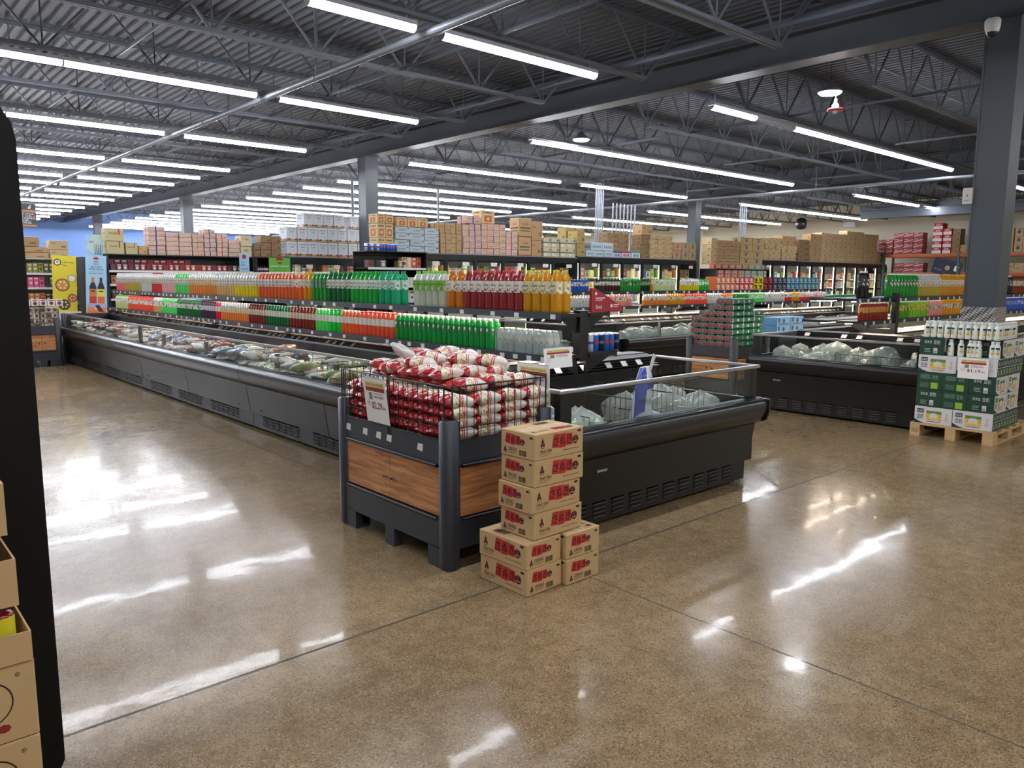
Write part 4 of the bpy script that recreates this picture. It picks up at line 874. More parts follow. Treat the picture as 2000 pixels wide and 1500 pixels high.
for lv, nm_ in ((0, 'bottom'), (3, 'fourth')):
    for i, y in enumerate((.376, 0)):
        for j in range(3 if lv == 0 else 3): mc(fr, j*.27, y, z+lv*.184, f'white-fronted soy milk carton, {nm_} layer, {["left","near corner"][i]} side, {["front","middle","rear"][j]} of the pallet')
for lv, nm_ in ((1, 'second'), (2, 'third')):
    for i, y in enumerate((.50, .25, 0)):
        for j in range(2): mc(g1 if (i != 1 and lv == 1) or i == 2 else g2, j*.376, y, z+lv*.184, f'green-sided soy milk carton, {nm_} layer, {["left","middle","near corner"][i]} place, {["front","rear"][j]} of the pallet')
mc(g1, 0.0, .50, z+4*.184, 'green soy milk carton, fifth layer at the left of the pallet stack')
for i, (x, y) in enumerate(((.11,.25),(.11,.0),(.376,.50),(.485,.25),(.485,.0))): mc(g2 if i != 1 else g1, x, y, z+4*.184, f'soy milk carton set back in the fifth layer, {ORD[i]} behind the loose bottles')
MW = mat('milk_bottle_white', '#e9ebe4', .3, coat=.3)
def milk_bottle():
    m = MB(); r = .031; h = .17; m.lathe([(r*.85, 0), (r, .012), (r*1.02, .03), (r*.94, .07), (r, .10), (r*.85, .125), (r*.56, .143), (r*.56, .148), (r*.62, .15), (r*.62, .168), (r*.55, .172)], 14, MW)
    for a0 in (0, 2.1, 4.2):
        def patch(z0, z1, da, mt, off=.0012):
            vs = []; n = 4
            for i in range(n+1):
                a = a0 - da/2 + da*i/n
                for zz in (z0, z1): vs.append(((r*1.0+off)*cos(a), (r*1.0+off)*sin(a), zz))
            m.add(vs, [(2*i, 2*i+2, 2*i+3, 2*i+1) for i in range(n)], mt, True)
        patch(.092, .112, 1.1, DG, .0016); patch(.040, .062, .9, BEAN, .0014); patch(.068, .086, .5, mat('milk_print_grey', '#b8bdb0', .5), .0012)
    return m.mesh('milk_bottle')
mb_ = milk_bottle(); zt = z+5*.184+.0
for i in range(3):
    for j in range(11):
        if i > 0 and j not in (0,): pass
        tag(link('milk_bottle', mb_, None, (8.705+i*.066+(.0 if j else 0), 2.50+j*.0655, zt), R_u(0, 6.28)), 'white soy milk bottle on top of the pallet stack, ' + ['front','middle','third'][i]+' line', 'bottle', 'soy milk bottles in the '+['front','middle','third'][i]+' line on top')
for i in range(3, 9): tag(link('milk_bottle', mb_, None, (8.705+i*.066, 2.50, zt), R_u(0, 6.28)), 'white soy milk bottle on top of the pallet stack, along the near side', 'bottle', 'soy milk bottles along the near side on top')
# loose bottles standing on the ledge of the fourth layer
for i, y in enumerate((.455, .36, .275, .235, .195, .07, .03)):
    tag(link('milk_bottle', mb_, None, (8.715+.0*i, 2.46+y, z+4*.184), R_u(2.5, 3.8)), f'loose white soy milk bottle on the ledge before the green cartons, {ORD[i]} from the left', 'bottle', 'loose soy milk bottles on the ledge')
price_sign('s', 'white $1.19 price sign taped on the soy milk pallet stack', (8.655, 2.815, .665), (0,-1,0), (0,0,1), .28, .215, '$1.19', '豆本豆豆奶')
# ================================================================= CAN PACK BIN
promo_bin('slate-grey bin with wood panel under the stack of green soda packs', (9.10, 6.50, 0), -pi/2, .80, .90, wire=False)
GP = mat('pack_green', '#0f6a48', .4); RC = mat('can_red', '#8e1f2e', .3, .3); CS = mat('can_silver', '#c9c4c6', .25, .6)
def pack_mesh():
    m = MB(); n = 10; prof = []
    for i in range(n): 
        a = 2*pi*i/n+pi/n; prof.append((.064*(abs(cos(a))**.5)*(1 if cos(a) > 0 else -1), .041+.041*(abs(sin(a))**.5)*(1 if sin(a) > 0 else -1)))
    m.prism(prof, .012, .262, GP, smooth=False)
    for s in (-.032, .032):
        m.cyl((.0, s, .041), (.02, s, .041), .031, CS, 12); m.cyl((-.001, s, .041), (.0, s, .041), .026, RC, 12); m.cyl((-.002, s+.004, .044), (-.001, s+.004, .044), .008, CS, 6)
    m.add([(.06,-.0655,.02),(.2,-.0655,.02),(.2,-.0655,.06),(.06,-.0655,.06)], [(0,1,2,3)], GP); m.cyl((.13,-.0655,.042),(.13,-.0665,.042),.018,mat('pack_white','#d8e4dc',.4),10)
    m.add([(.0,-.062,.005),(.012,-.064,.01),(.012,-.064,.075),(.0,-.060,.078)], [(0,1,2,3)], CS)
    return m.mesh('can_pack')
pk = pack_mesh()
for k in range(9):
    ys = [0,1,2,3,4] if k < 6 else ([1,2,3,4] if k == 6 else ([2,3,4] if k == 7 else [3,4]))
    xs = range(3) if k < 7 else range(2)
    off = 0 if k % 2 == 0 else .01
    for j in ys:
        for i in xs:
            if i > 0 and j != min(ys) and j != max(ys) and k < 5: continue
            y = 6.36 - j*.136 + off - .03; y = 6.40 - j*.137
            fr_ = 'red can ends showing' if i == 0 else 'behind the front packs'
            tag(link('can_pack', pk, None, (9.14+i*.268+off, y, .65+k*.0835)), f'soda can pack, {ORD[k]} layer of the bin stack, {fr_}', 'can pack', f'soda packs layer {ORD[k]}, {fr_}')
bc = case_mesh('#6fa6cf', '#1c2a44', .38, .26, .12)
for i in range(2):
    for k in range(2): tag(link('can_case', bc, None, (10.65+i*.4, 6.0, .0+k*.122+.86)), f'light blue drink case behind the green packs, {"upper" if k else "lower"} {"far" if i else "near"} one', 'can case')
m = MB(); m.box(10.4, 11.3, 5.8, 6.2, 0, .858, DARK); tag(m.build('display_plinth'), 'dark plinth carrying the light blue drink cases', 'plinth')
# ================================================================= FREEZER CONTENTS
FZ = [('#c8ccc8','white'),('#b8453a','red'),('#d9c27a','cream'),('#3a6a9a','blue'),('#8aa05a','green'),('#d98a4a','orange'),('#8a3a3a','dark red'),('#dcd8cc','ivory')]
def fz_mat(i):
    c, n = FZ[i]; k = 'frozen_'+n
    if k in MATS: return MATS[k]
    m = mat(k, c, .2, coat=.4); nt = m.node_tree; b = nt.nodes['Principled BSDF']; N = nt.nodes.new; L = nt.links.new
    tc = N('ShaderNodeTexCoord'); v = N('ShaderNodeTexVoronoi'); v.inputs['Scale'].default_value = 22; L(tc.outputs['Object'], v.inputs['Vector']); s = N('ShaderNodeSeparateColor'); L(v.outputs['Color'], s.inputs[0])
    r = N('ShaderNodeValToRGB'); r.color_ramp.interpolation = 'CONSTANT'; e = r.color_ramp.elements; e[0].color = lin(c); e[1].position = .62; e[1].color = lin('#e4e0d8')
    for p, q in ((.78, lin(c)), (.86, lin('#a8783c')), (.93, lin('#e6e2da'))): z_ = e.new(p); z_.color = q
    L(s.outputs[0], r.inputs[0]); L(r.outputs[0], b.inputs['Base Color'])
    n = N('ShaderNodeTexNoise'); n.inputs['Scale'].default_value = 18; n.inputs['Detail'].default_value = 3; L(tc.outputs['Object'], n.inputs['Vector']); bp = N('ShaderNodeBump'); bp.inputs['Strength'].default_value = .6; bp.inputs['Distance'].default_value = .02; L(n.outputs[0], bp.inputs['Height']); L(bp.outputs[0], b.inputs['Normal']); return m
fzm = [pillow_mesh('frozen_pack', fz_mat(i), .15, .10, .045, seed=20+i) for i in range(len(FZ))]
def frozen(x, y, z, i, where, tilt=0.0):
    o = link('frozen_pack', fzm[i], None, (x, y, z)); o.rotation_euler = (R_u(-.15,.15), tilt+R_u(-.2,.2), R_u(0, pi)); tag(o, f'{FZ[i][1]} printed frozen food bag {where}', 'frozen food bag', f'{FZ[i][1]} frozen food bags {where}')
sec = [(4.75, 6.3, (7,4,0,2), 'in the near part of the long left freezer'), (6.3, 8.0, (0,7,2,4), 'in the long left freezer before the first glass post'), (8.0, 9.2, (0,3,7), 'in the long left freezer just past the first glass post'), (9.2, 12.0, (1,6,0,3), 'in the middle of the long left freezer'), (12.0, 16.4, (6,1,0,7), 'in the far end of the long left freezer')]
for y0, y1, cols, wh in sec:
    y = y0
    while y < y1:
        for x in (3.54, 3.74, 3.94):
            frozen(x+R_u(-.02,.02), y+R_u(-.02,.02), .56+R_u(0,.03), random.choice(cols), wh); frozen(x+R_u(-.02,.02), y+.1+R_u(-.02,.02), .67+R_u(0,.05), random.choice(cols), wh)
            if random.random() < .5: frozen(x, y+.05, .765+R_u(0,.03), random.choice(cols), wh)
        y += .245
def divider(x0, x1, y0, y1, z0, z1, lab, grp):
    m = MB(); L = math.hypot(x1-x0, y1-y0); n = max(2, int(L/.05)); r = .0028
    for i in range(n+1):
        t = i/n; m.cyl((x0+(x1-x0)*t, y0+(y1-y0)*t, z0), (x0+(x1-x0)*t, y0+(y1-y0)*t, z1), r*.7, WIRE, 4)
    for z in (z0, (z0+z1)/2, z1): m.cyl((x0, y0, z), (x1, y1, z), r*1.5, WIRE, 5)
    tag(m.build('wire_divider'), lab, 'wire divider', grp)
y = 5.0
i = 0
while y < 16.3:
    divider(3.46, 4.06, y, y, .46, .84, 'black wire divider standing across the long left freezer', 'wire dividers across the long left freezer'); y += .42 if y < 8 else .85
for yy in (6.35, 7.6, 9.6, 11.2): 
    m = MB(); m.box(3.46, 3.50, yy-.02, yy+.02, .46, .86, BLK); tag(m.build('divider_post'), 'short black post inside the long left freezer glass', 'post', 'short black posts inside the long left freezer')
# orange and pink packs lying against the spine
for (x, y, z, i, lb) in ((3.93, 8.35, .84, 5, 'lying high against the tag rail of the long freezer'), (3.98, 5.3, .80, 5, 'lying behind the noodle bag bin'), (3.9, 12.6, .80, 0, 'lying high in the far part of the long freezer')): frozen(x, y, z, i, lb)
# clear plastic bags
CB = [glassmat('clear_bag', '#f2f5f3', 1.0, .15, .30, '#d8dcd8'), glassmat('frosted_bag', '#eef1ee', 1.0, .25, .5, '#ccd1cc')]
def crumple(name, mt, sx, sy, sz, seed, knot=True):
    rr = random.Random(seed); m = MB(); nu, nv = 22, 14; ph = [rr.uniform(0, 6.28) for _ in range(8)]
    for j in range(nv+1):
        v = j/nv; th = pi*v
        for i in range(nu):
            a = 2*pi*i/nu; k = 1+.10*sin(3*a+ph[0]+2*v)+.10*sin(5*a+ph[1]+5*v)+.08*sin(9*a+ph[2]-7*v)+rr.uniform(-.08,.08)
            zz = -cos(th)
            if knot and v > .84: k *= max(.35, 1-(v-.84)*9)*(1 if v < .95 else 2.2); zz = zz+(v-.84)*1.1
            zz = max(zz, -.62); m.v.append((sx*k*sin(th)**.8*cos(a) if 0 < j < nv else 0, sy*k*sin(th)**.8*sin(a) if 0 < j < nv else 0, sz*(zz+.62)))
    for j in range(nv):
        for i in range(nu): m.face([j*nu+i, j*nu+(i+1) % nu, (j+1)*nu+(i+1) % nu, (j+1)*nu+i], mt, rr.random() < .85)
    return m.mesh(name)
cbm = [crumple('plastic_bag', CB[i % 2], .15, .13, .13, 40+i, i != 2) for i in range(5)]
FILL = mat('frozen_grey', '#7b8078', .6, noise=.3, nscale=20)
def pbag(x, y, z, s, lab, grp=None, i=None):
    me = cbm[random.randrange(5) if i is None else i]; o = link('plastic_bag', me, None, (x, y, z), R_u(0, 6.28)); o.scale = (s, s, s); tag(o, lab, 'plastic bag', grp)
    return o
def inner(x, y, z, s):
    pass
for j, (x, y, s) in enumerate([(9.05,5.05,.9),(9.1,4.82,1.1),(9.3,4.95,1.0),(9.05,4.6,1.0),(9.12,4.38,1.35),(9.35,4.6,1.4),(9.1,4.1,1.1),(9.4,4.2,1.2),(9.08,3.88,1.1),(9.12,3.66,1.2),(9.35,3.9,1.2),(9.1,3.42,1.0),(9.4,3.5,1.0)]):
    pbag(x, y, .50, s*1.15, f'crumpled clear bag in the end freezer left of the milk pallet, {ORD[j]} from its left', 'clear bags in the end freezer left of the pallet')
    if j % 2 == 0: pbag(x+.03, y-.05, .66, s*.85, 'knotted clear plastic bag heaped on top in the end freezer left of the milk pallet', 'knotted clear bags heaped left of the pallet')
for yy in (4.72, 4.25, 3.8): divider(8.96, 9.55, yy, yy, .46, .80, 'black wire divider among the clear bags left of the milk pallet', 'wire dividers left of the milk pallet')
divider(8.97, 8.97, 3.35, 4.25, .46, .78, 'black wire fence along the glass left of the milk pallet', 'wire dividers left of the milk pallet')
# nearest end freezer
for j, (x, y, s) in enumerate([(3.55,3.5,1.1),(3.8,3.55,1.1),(3.65,3.8,1.2),(4.0,3.8,.9),(4.5,3.5,.75),(4.85,3.6,1.1),(5.05,3.85,1.2),(5.25,3.6,1.0),(5.3,3.9,1.0),(4.75,3.95,1.0)]):
    pbag(x, y, .50, s*1.15, f'clear plastic bag of frozen food in the nearest end freezer, {ORD[j]} from its left', 'clear bags in the nearest end freezer')
for j, (x, y, i) in enumerate(((4.2,3.7,0),(4.35,3.95,7),(4.9,3.5,2),(4.7,3.7,3))): frozen(x, y, .52+.03*j, i, 'among the clear bags in the nearest end freezer')
for xx in (3.72, 4.15, 4.62, 5.02): divider(xx, xx, 3.40, 4.2, .46, .82 if xx > 4 else .74, 'black wire divider in the nearest end freezer', 'wire dividers in the nearest end freezer')
divider(4.62, 5.25, 3.62, 3.62, .46, .86, 'black wire fence along the middle of the nearest end freezer', 'wire dividers in the nearest end freezer')
YB = mat('yellow_tray', '#b8a01c', .5); m = MB(); m.rbox(3.78, 4.0, 4.05, 4.2, .50, .84, YB); tag(m.build('yellow_box'), 'yellow box standing at the back of the nearest end freezer', 'box')
# blue and white bag standing above the rail
BW = mat('blue_print', '#3a4a9c', .3, coat=.4); WB = mat('white_print', '#d9dde2', .3, coat=.4)
m = MB(); nu = 10
for j in range(7):
    z = .50+j*.083; w_ = (.12,.13,.13,.12,.125,.11,.07)[j]; d = (.05,.06,.06,.05,.05,.04,.02)[j]
    for i in range(nu): a = 2*pi*i/nu; m.v.append((w_*cos(a)*(1+.08*sin(3*a+j))+.01*j, d*sin(a)*(1+.12*sin(5*a+j)), z))
for j in range(6):
    for i in range(nu): m.face([j*nu+i, j*nu+(i+1) % nu, (j+1)*nu+(i+1) % nu, (j+1)*nu+i], BW if (i % 5 < 2 or j == 4) else WB, True)
m.face(list(range(6*nu, 7*nu)), WB)
o = m.build('frozen_sack', None, (4.52, 3.62, .0)); o.rotation_euler = (0, .0, .2); tag(o, 'tall blue and white sack sticking up above the rail of the nearest end freezer', 'frozen food bag')
m = MB(); m.box(-.03,.03,-.001,.001,0,.12,PAPER); o = m.build('folded_paper', None, (4.60, 3.60, .98)); o.rotation_euler = (.15, .35, .3); tag(o, 'folded white paper stuck in the blue and white sack', 'paper')
# far islands' contents
for (x0, x1, y, wh, n) in ((9.7, 18.5, 8.25, 'under the middle bottle shelves', 26), (10.4, 16.0, 3.5, 'below the shelves behind the big column', 14)):
    for i in range(n):
        x = x0+(x1-x0)*i/n
        for yy in (0, .25): pbag(x+R_u(-.05,.05), y+yy, .56, R_u(1.0,1.4), f'clear bag of frozen food in the open cooler {wh}', f'clear bags in the cooler {wh}')
for i in range(8): pbag(8.6+.1*(i % 3), 8.3+i*.22, .45, 1.1, 'dark clear bag in the end freezer behind the can packs', 'bags in the end freezer behind the can packs')
for i in range(12): pbag(10.4+i*.32, 4.95, .45, 1.25, 'clear plastic bag in the cooler on the back of the shelves by the big column', 'clear bags on the back of the shelves by the big column')
# ================================================================= LEFT DISPLAY PANEL AND CARTONS
m = MB(); BP = mat('black_melamine', '#08090b', .55, spec=.25); pr = [(-.75, 0), (.46, 0), (.475, .03), (.475, 2.02)] + [(.335+.14*cos(a), 2.06+.14*sin(a)) for a in [0, .35, .7, 1.05, 1.3, 1.57]] + [(-.75, 2.2)]
n = len(pr)
for yy in (2.80, 2.84): m.v += [(p, yy, q) for p, q in pr]
m.face(list(range(n)), BP); m.face([n+i for i in reversed(range(n))], BP)
for i in range(n): m.face([i, n+i, n+(i+1) % n, (i+1) % n], mat('edge_band', '#20242a', .3))
o = m.build('end_panel', None); 
c = root('display_rack', 'tall black rounded display panel at the left edge of the view', 'display rack', (0,0,0)); o.parent = c
for z in (.775, .975):
    m = MB(); m.box(-.7, .27, 2.30, 2.80, z, z+.012, BP); m.build('shelf_board', c)
def open_carton(x0, x1, y0, y1, z0, z1, lab):
    m = MB(); t = .005; m.box(x0, x1, y0, y1, z0, z0+t, KRAFT); m.box(x0, x1, y0, y0+t, z0+t, z1, KRAFT); m.box(x0, x1, y1-t, y1, z0+t, z1, KRAFT); m.box(x0, x0+t, y0+t, y1-t, z0+t, z1, KRAFT); m.box(x1-t, x1, y0+t, y1-t, z0+t, z1, KRAFT)
    return tag(m.build('open_carton'), lab, 'carton')
open_carton(-.15, .30, 2.29, 2.75, .988, 1.125, 'open kraft carton on the upper shelf at the left edge')
open_carton(-.12, .315, 2.31, 2.76, .788, .915, 'open kraft carton on the lower shelf at the left edge')
open_carton(-.12, .332, 2.28, 2.76, .642, .722, 'open kraft tray holding a red bottle at the left edge')
def logo_carton(z0, z1, lab):
    m = MB(); m.rbox(-.115, .335, 2.29, 2.76, z0, z1, KRAFT, .004); F = Face(m, (-.115, 2.29, z0), (1,0,0), (0,0,1)); h = z1-z0
    F.disc(.335, h*.55, .062, INKB, 1, 26); F.disc(.335, h*.55, .058, KRAFT, 2, 26); F.disc(.318, h*.45, .026, INKB, 3, 12); F.disc(.322, h*.62, .016, INKB, 3, 10); F.disc(.41, h*.85, .006, INKB, 1, 10); F.disc(.41, h*.85, .0045, KRAFT, 2, 10); F.text('R', .41, h*.85-.003, .006, INKB, 3, align='c'); F.disc(.37, h*.2, .012, DRED, 1, 8, 1.4)
    tag(m.build('closed_carton'), lab, 'carton')
logo_carton(.425, .64, 'closed kraft carton with round black logo at the left edge, upper of two'); logo_carton(.205, .423, 'closed kraft carton with round black logo at the left edge, lower of two'); logo_carton(.0, .203, 'closed kraft carton on the floor at the left edge')
c = root('chili_bottle', 'red sauce bottle with yellow label in the open kraft tray at the left edge', 'bottle', (.275, 2.34, .648))
m = MB(); rg = mat('red_sauce', '#7a120c', .1, coat=.5); m.lathe([(.028,0),(.031,.006),(.031,.115),(.022,.122),(.015,.124),(.015,.126)], 16, rg); m.build('bottle_body', c)
m = MB(); m.lathe([(.0318,.03),(.0318,.045)], 16, mat('chili_red','#c0241c',.4), cap=False); m.lathe([(.0318,.045),(.0318,.112)], 16, mat('chili_yellow','#d8cf2a',.4), cap=False); m.build('bottle_label', c)
m = MB(); m.lathe([(.017,.126),(.017,.134)], 14, mat('cap_darkred','#5a1410',.4)); m.build('bottle_cap', c)
# ================================================================= GLASS DOOR COOLERS
ILL = mat('case_light', '#ffffff', .4, emit=CASE, ecol='#fff4e2'); SH = mat('shelf_white', '#d9d9d6', .4)
PKC = ['#d9a25a','#c8503a','#e2cf8c','#7fa04a','#e0ded6','#b8783c','#3f6fa8','#d98c8c','#e6d9a8','#8a4a2a','#5f9a5a','#f0e4c4']
_PB = {}
def pbox(wx, wy, h, c1, c2):
    key = (round(wx,3), round(h,3), c1, c2)
    if key not in _PB:
        m = MB(); a = mat('pack_'+c1.strip('#'), c1, .4); b2 = mat('pack_'+c2.strip('#'), c2, .4); m.rbox(-wx/2, wx/2, -wy/2, wy/2, 0, h, a, .004)
        F = Face(m, (-wx/2, -wy/2, 0), (1,0,0), (0,0,1)); F.disc(wx*.5, h*.42, min(wx,h)*.3, b2, 1, 10); F.rect(wx*.15, wx*.85, h*.76, h*.9, b2); _PB[key] = m.mesh('frozen_box')
    return _PB[key]
def door_cooler(x0, x1, y, h, n, label, tone, nth):
    c = root('door_cooler', label, 'cooler', (x0, y, 0)); L = x1-x0; D = .85; dw = (L-.10)/n
    m = MB(); m.box(0, L, .04, D, .0, .30, BLK); m.box(0, L, .03, D, h-.17, h, BLK); m.box(0, .04, .04, D, .30, h-.17, BLK); m.box(L-.04, L, .04, D, .30, h-.17, BLK); m.box(.04, L-.04, D-.04, D, .30, h-.17, SH)
    m.box(0, L, .0, .035, h-.02, h, mat('case_edge', '#8f9296', .3)); m.build('cabinet_body', c)
    for z in (.62, 1.0, 1.38, 1.70):
        m = MB(); m.box(.05, L-.05, .16, D-.05, z-.015, z, SH); m.box(.05, L-.05, .155, .165, z-.03, z+.005, TAGW); m.build('shelf_board', c)
    for i in range(n):
        a = .05+i*dw; d = root('door_group', '', '', (0,0,0)); bpy.data.objects.remove(d)
        m = MB(); f = .048; z0, z1 = .20, h-.10; m.box(a+.004, a+f, -.02, .03, z0, z1, BLK); m.box(a+dw-f, a+dw-.004, -.02, .03, z0, z1, BLK); m.box(a+f, a+dw-f, -.02, .03, z1-f, z1, BLK); m.box(a+f, a+dw-f, -.02, .03, z0, z0+f, BLK)
        m.box(a+.05, a+.065, -.05, -.035, .9, 1.3, BLK)
        if tone[i % len(tone)] != 'n': m.box(a+dw*.55, a+dw*.78, -.022, -.0205, z1-f-.13, z1-f-.04, TAGW)
        dr = m.build('cooler_door', c); g = MB(); g.box(a+f, a+dw-f, 0, .006, z0+f, z1-f, GLASS); g.build('glass_pane', dr)
        m = MB(); m.box(a-.006 if i else a+.05, a+.008 if i else a+.062, .06, .08, .35, h-.2, ILL); m.build('door_light', c)
        rr = random.Random(nth*50+i); base = rr.choice(PKC); b2 = rr.choice(PKC)
        for k, z in enumerate((1.0, 1.38, 1.70)):
            if k == 0 and nth < 2: continue
            cnt = 4; wx = (dw-.14)/cnt; hh = rr.uniform(.19,.30) if k < 2 else rr.uniform(.17, .25)
            for j in range(cnt):
                c1, c2 = rr.choice((base, b2, rr.choice(PKC))), rr.choice(PKC)
                hv = .20 if c1 == base else .26
                o = link('frozen_box', pbox(round(wx-.01,3), .16, hv, c1, c2), None, (x0+a+.07+wx*(j+.5), y+.28, z+.001)); tag(o, f'frozen food pack behind door {ORD[i]} of the {nm_c[nth]}, {["lower","middle","top"][k]} shelf', 'frozen food box', f'frozen packs behind door {ORD[i]} of the {nm_c[nth]}, {["lower","middle","top"][k]} shelf')
    return c
nm_c = ['short cooler beside the green sign', 'cooler row left of the conduits', 'cooler row right of the conduits', 'cooler row toward the cream wall']
door_cooler(8.28, 10.6, 17.3, 2.15, 3, 'black glass-door cooler under the white cartons beside the green sign', 'aan', 0)
door_cooler(9.04, 15.26, 14.5, 2.225, 7, 'black glass-door cooler row under the pale blue and pink cartons', 'aaaaa', 1)
door_cooler(15.27, 20.74, 14.5, 2.27, 6, 'black glass-door cooler row under the brown cartons right of the conduits', 'aa', 2)
door_cooler(24.3, 34.9, 14.5, 2.36, 11, 'long glass-door cooler row under the wall of brown cartons', 'aan', 3)
# ================================================================= GONDOLAS
def gondola(x0, x1, y, D, h, shelves, label, col=BLK, back=None, left=True, right=True, edge=None, open_top=False):
    c = root('gondola_shelf', label, 'shelf', (x0, y, 0)); L = x1-x0; ed = edge or SH
    m = MB(); m.box(0, L, D-.03, D, 0, h, back or BLK); m.box(0, L, .02, D-.03, 0, .12, col); m.build('back_panel', c)
    for on, x in ((left, 0), (right, L-.03)):
        if on: m = MB(); m.box(x, x+.03, 0, D-.03, 0 if not open_top else .12, h, col); m.build('side_panel', c)
    for z in shelves:
        m = MB(); m.box(.03, L-.03, .01, D-.03, z-.02, z, col); m.box(.03, L-.03, 0, .01, z-.04, z+.004, ed); m.build('shelf_board', c)
    m = MB(); m.box(0, L, 0, D, h, h+.02, col); m.build('top_board', c)
    return c
gondola(4.36, 7.45, 17.3, .5, 2.09, (.5, .85, 1.2, 1.50, 1.78), 'black shelf of red packets behind the far bottles, under the pink cartons')
gondola(7.50, 8.27, 17.3, .5, 2.10, (.5, .9, 1.3, 1.72), 'narrow black shelf of purple bottles beside the green sign')
def fill(x0, x1, y, z, cols, wx, h, lab, grp, D=.16, prob=.95, cat='packet'):
    n = int((x1-x0)/wx)
    for i in range(n):
        if random.random() > prob: continue
        c1 = cols[min(len(cols)-1, int(i/n*len(cols)))] ; o = link('packet', pbox(round(wx-.008,3), D, h, c1, '#d9c9b4' if i % 3 else '#7c2a2a'), None, (x0+wx*(i+.5), y, z+.001)); tag(o, lab, cat, grp)
fill(4.42, 7.4, 17.42, 1.78, ['#5a2440','#7a1f2c','#8e2230','#a8402c','#8a2430','#3d1f22'], .115, .13, 'small dark red packet in the front line of the shelf under the pink cartons', 'red packets under the pink cartons')
fill(4.42, 6.2, 17.62, 1.78, ['#6a2038','#8e2230','#9a2a30'], .13, .235, 'taller red packet in the rear line of the shelf under the pink cartons', 'taller red packets under the pink cartons')
fill(4.42, 4.75, 17.42, 1.50, ['#a86a3c'], .11, .18, 'orange packet on the shelf end beside the blue banner', 'orange packets beside the blue banner')
fill(4.42, 4.75, 17.42, 1.20, ['#3c2a2a'], .11, .2, 'dark packet on the lower shelf beside the blue banner', 'dark packets beside the blue banner')
for i in range(9):
    m = bottle_parts('purple', .026, .2, 0)[3]; tag(link('sauce_bottle', m, None, (7.58+i*.056, 17.40, 1.721)), 'purple-labelled bottle in the narrow shelf beside the green sign', 'bottle', 'purple bottles beside the green sign')
# single gondola left of the cooler row, shelves of snacks
gondola(8.05, 9.50, 13.35, .55, 2.17, (.45, .80, 1.15, 1.50, 1.86), 'black shelf with curved brackets holding boxes and cans, in front of the steel column', left=False)
for (x0, x1, z, cols, wx, h, lb, pr) in ((8.15, 9.0, 1.86, ['#5a4a42','#6a6a7a','#8a7a3c'], .14, .15, 'dark small box on the upper shelf before the steel column', .8), (8.95, 9.44, 1.86, ['#d8b89a','#b85a3c'], .12, .22, 'pink and red box on the upper shelf before the steel column', 1),
    (8.1, 9.44, 1.50, ['#a8a0a0','#d9d2cc'], .13, .17, 'grey box on the middle shelf before the steel column', .85), (8.8, 9.44, 1.15, ['#c8ccd0'], .11, .25, 'silver can pack on a lower shelf before the steel column', 1), (8.8, 9.44, .80, ['#d8d4d0','#8a2a30'], .1, .22, 'white and red bottle pack low on the shelf before the steel column', 1)):
    fill(x0, x1, 13.55, z, cols, wx, h, lb, lb+' group', prob=pr)
for i in range(11): tag(link('drink_can', cm[1] if i > 4 or i % 2 else cm[0], None, (8.12+i*.07, 13.5, 2.191)), 'blue can standing on top of the black shelf before the steel column', 'can', 'cans on top of the shelf before the steel column')
# gondola of cups between the cooler rows
gondola(20.9, 24.1, 13.9, .6, 1.98, (.5, .95, 1.35, 1.72), 'black shelf of instant cups between the two cooler rows', left=True)
for k, z in enumerate((1.72, 1.845)):
    fill(20.98, 24.0, 14.02, z, ['#d98a7a','#d8a08a','#a8c8b4','#b4d0bc'], .13, .115, f'instant noodle cup box, {["lower","upper"][k]} line on the shelf between the cooler rows', f'instant cups {["lower","upper"][k]} line')
fill(20.95, 24.0, 14.1, 2.001, ['#d97a6a','#d9a08a','#a4ccb4'], .13, .14, 'instant noodle cup box on top of the shelf between the cooler rows', 'instant cups on top')
fill(20.98, 23.6, 14.05, 1.35, ['#c8c4c0','#d97a3c','#b8402c'], .2, .26, 'red and white pack on the middle shelf between the cooler rows', 'red and white packs between the cooler rows')
# far left gondolas
WG = mat('white_gondola', '#d8d8da', .4)
gondola(2.55, 3.02, 18.6, .5, 2.0, (.45, .8, 1.1, 1.42, 1.72), 'black shelf of jars and pink packs beside the big left panel', BLK, right=False)
gondola(3.03, 4.25, 18.6, .5, 2.0, (.45, .8, 1.1, 1.42, 1.72), 'white shelf of condiments behind the yellow banner', WG, WG)
for (x0, x1, lbx) in ((2.6, 3.0, 'black shelf beside the big left panel'), (3.08, 4.2, 'white shelf behind the yellow banner')):
    for k, (z, cols, h) in enumerate(((.8, ['#c9864a','#b8924a','#9a3a30'], .2), (1.1, ['#c8784a','#3c3430','#6a7a5a'], .2), (1.42, ['#d85a90','#6a7050','#8a8a50'], .22), (1.72, ['#8a8a3c','#5a5a3a','#c8402c'], .2))):
        if x0 < 3 and z == 1.42: cols = ['#d85a90']
        fill(x0, x1, 18.75, z, cols, .1, h, f'small product pack on shelf level {ORD[k]} of the {lbx}', f'products level {ORD[k]} of the {lbx}')
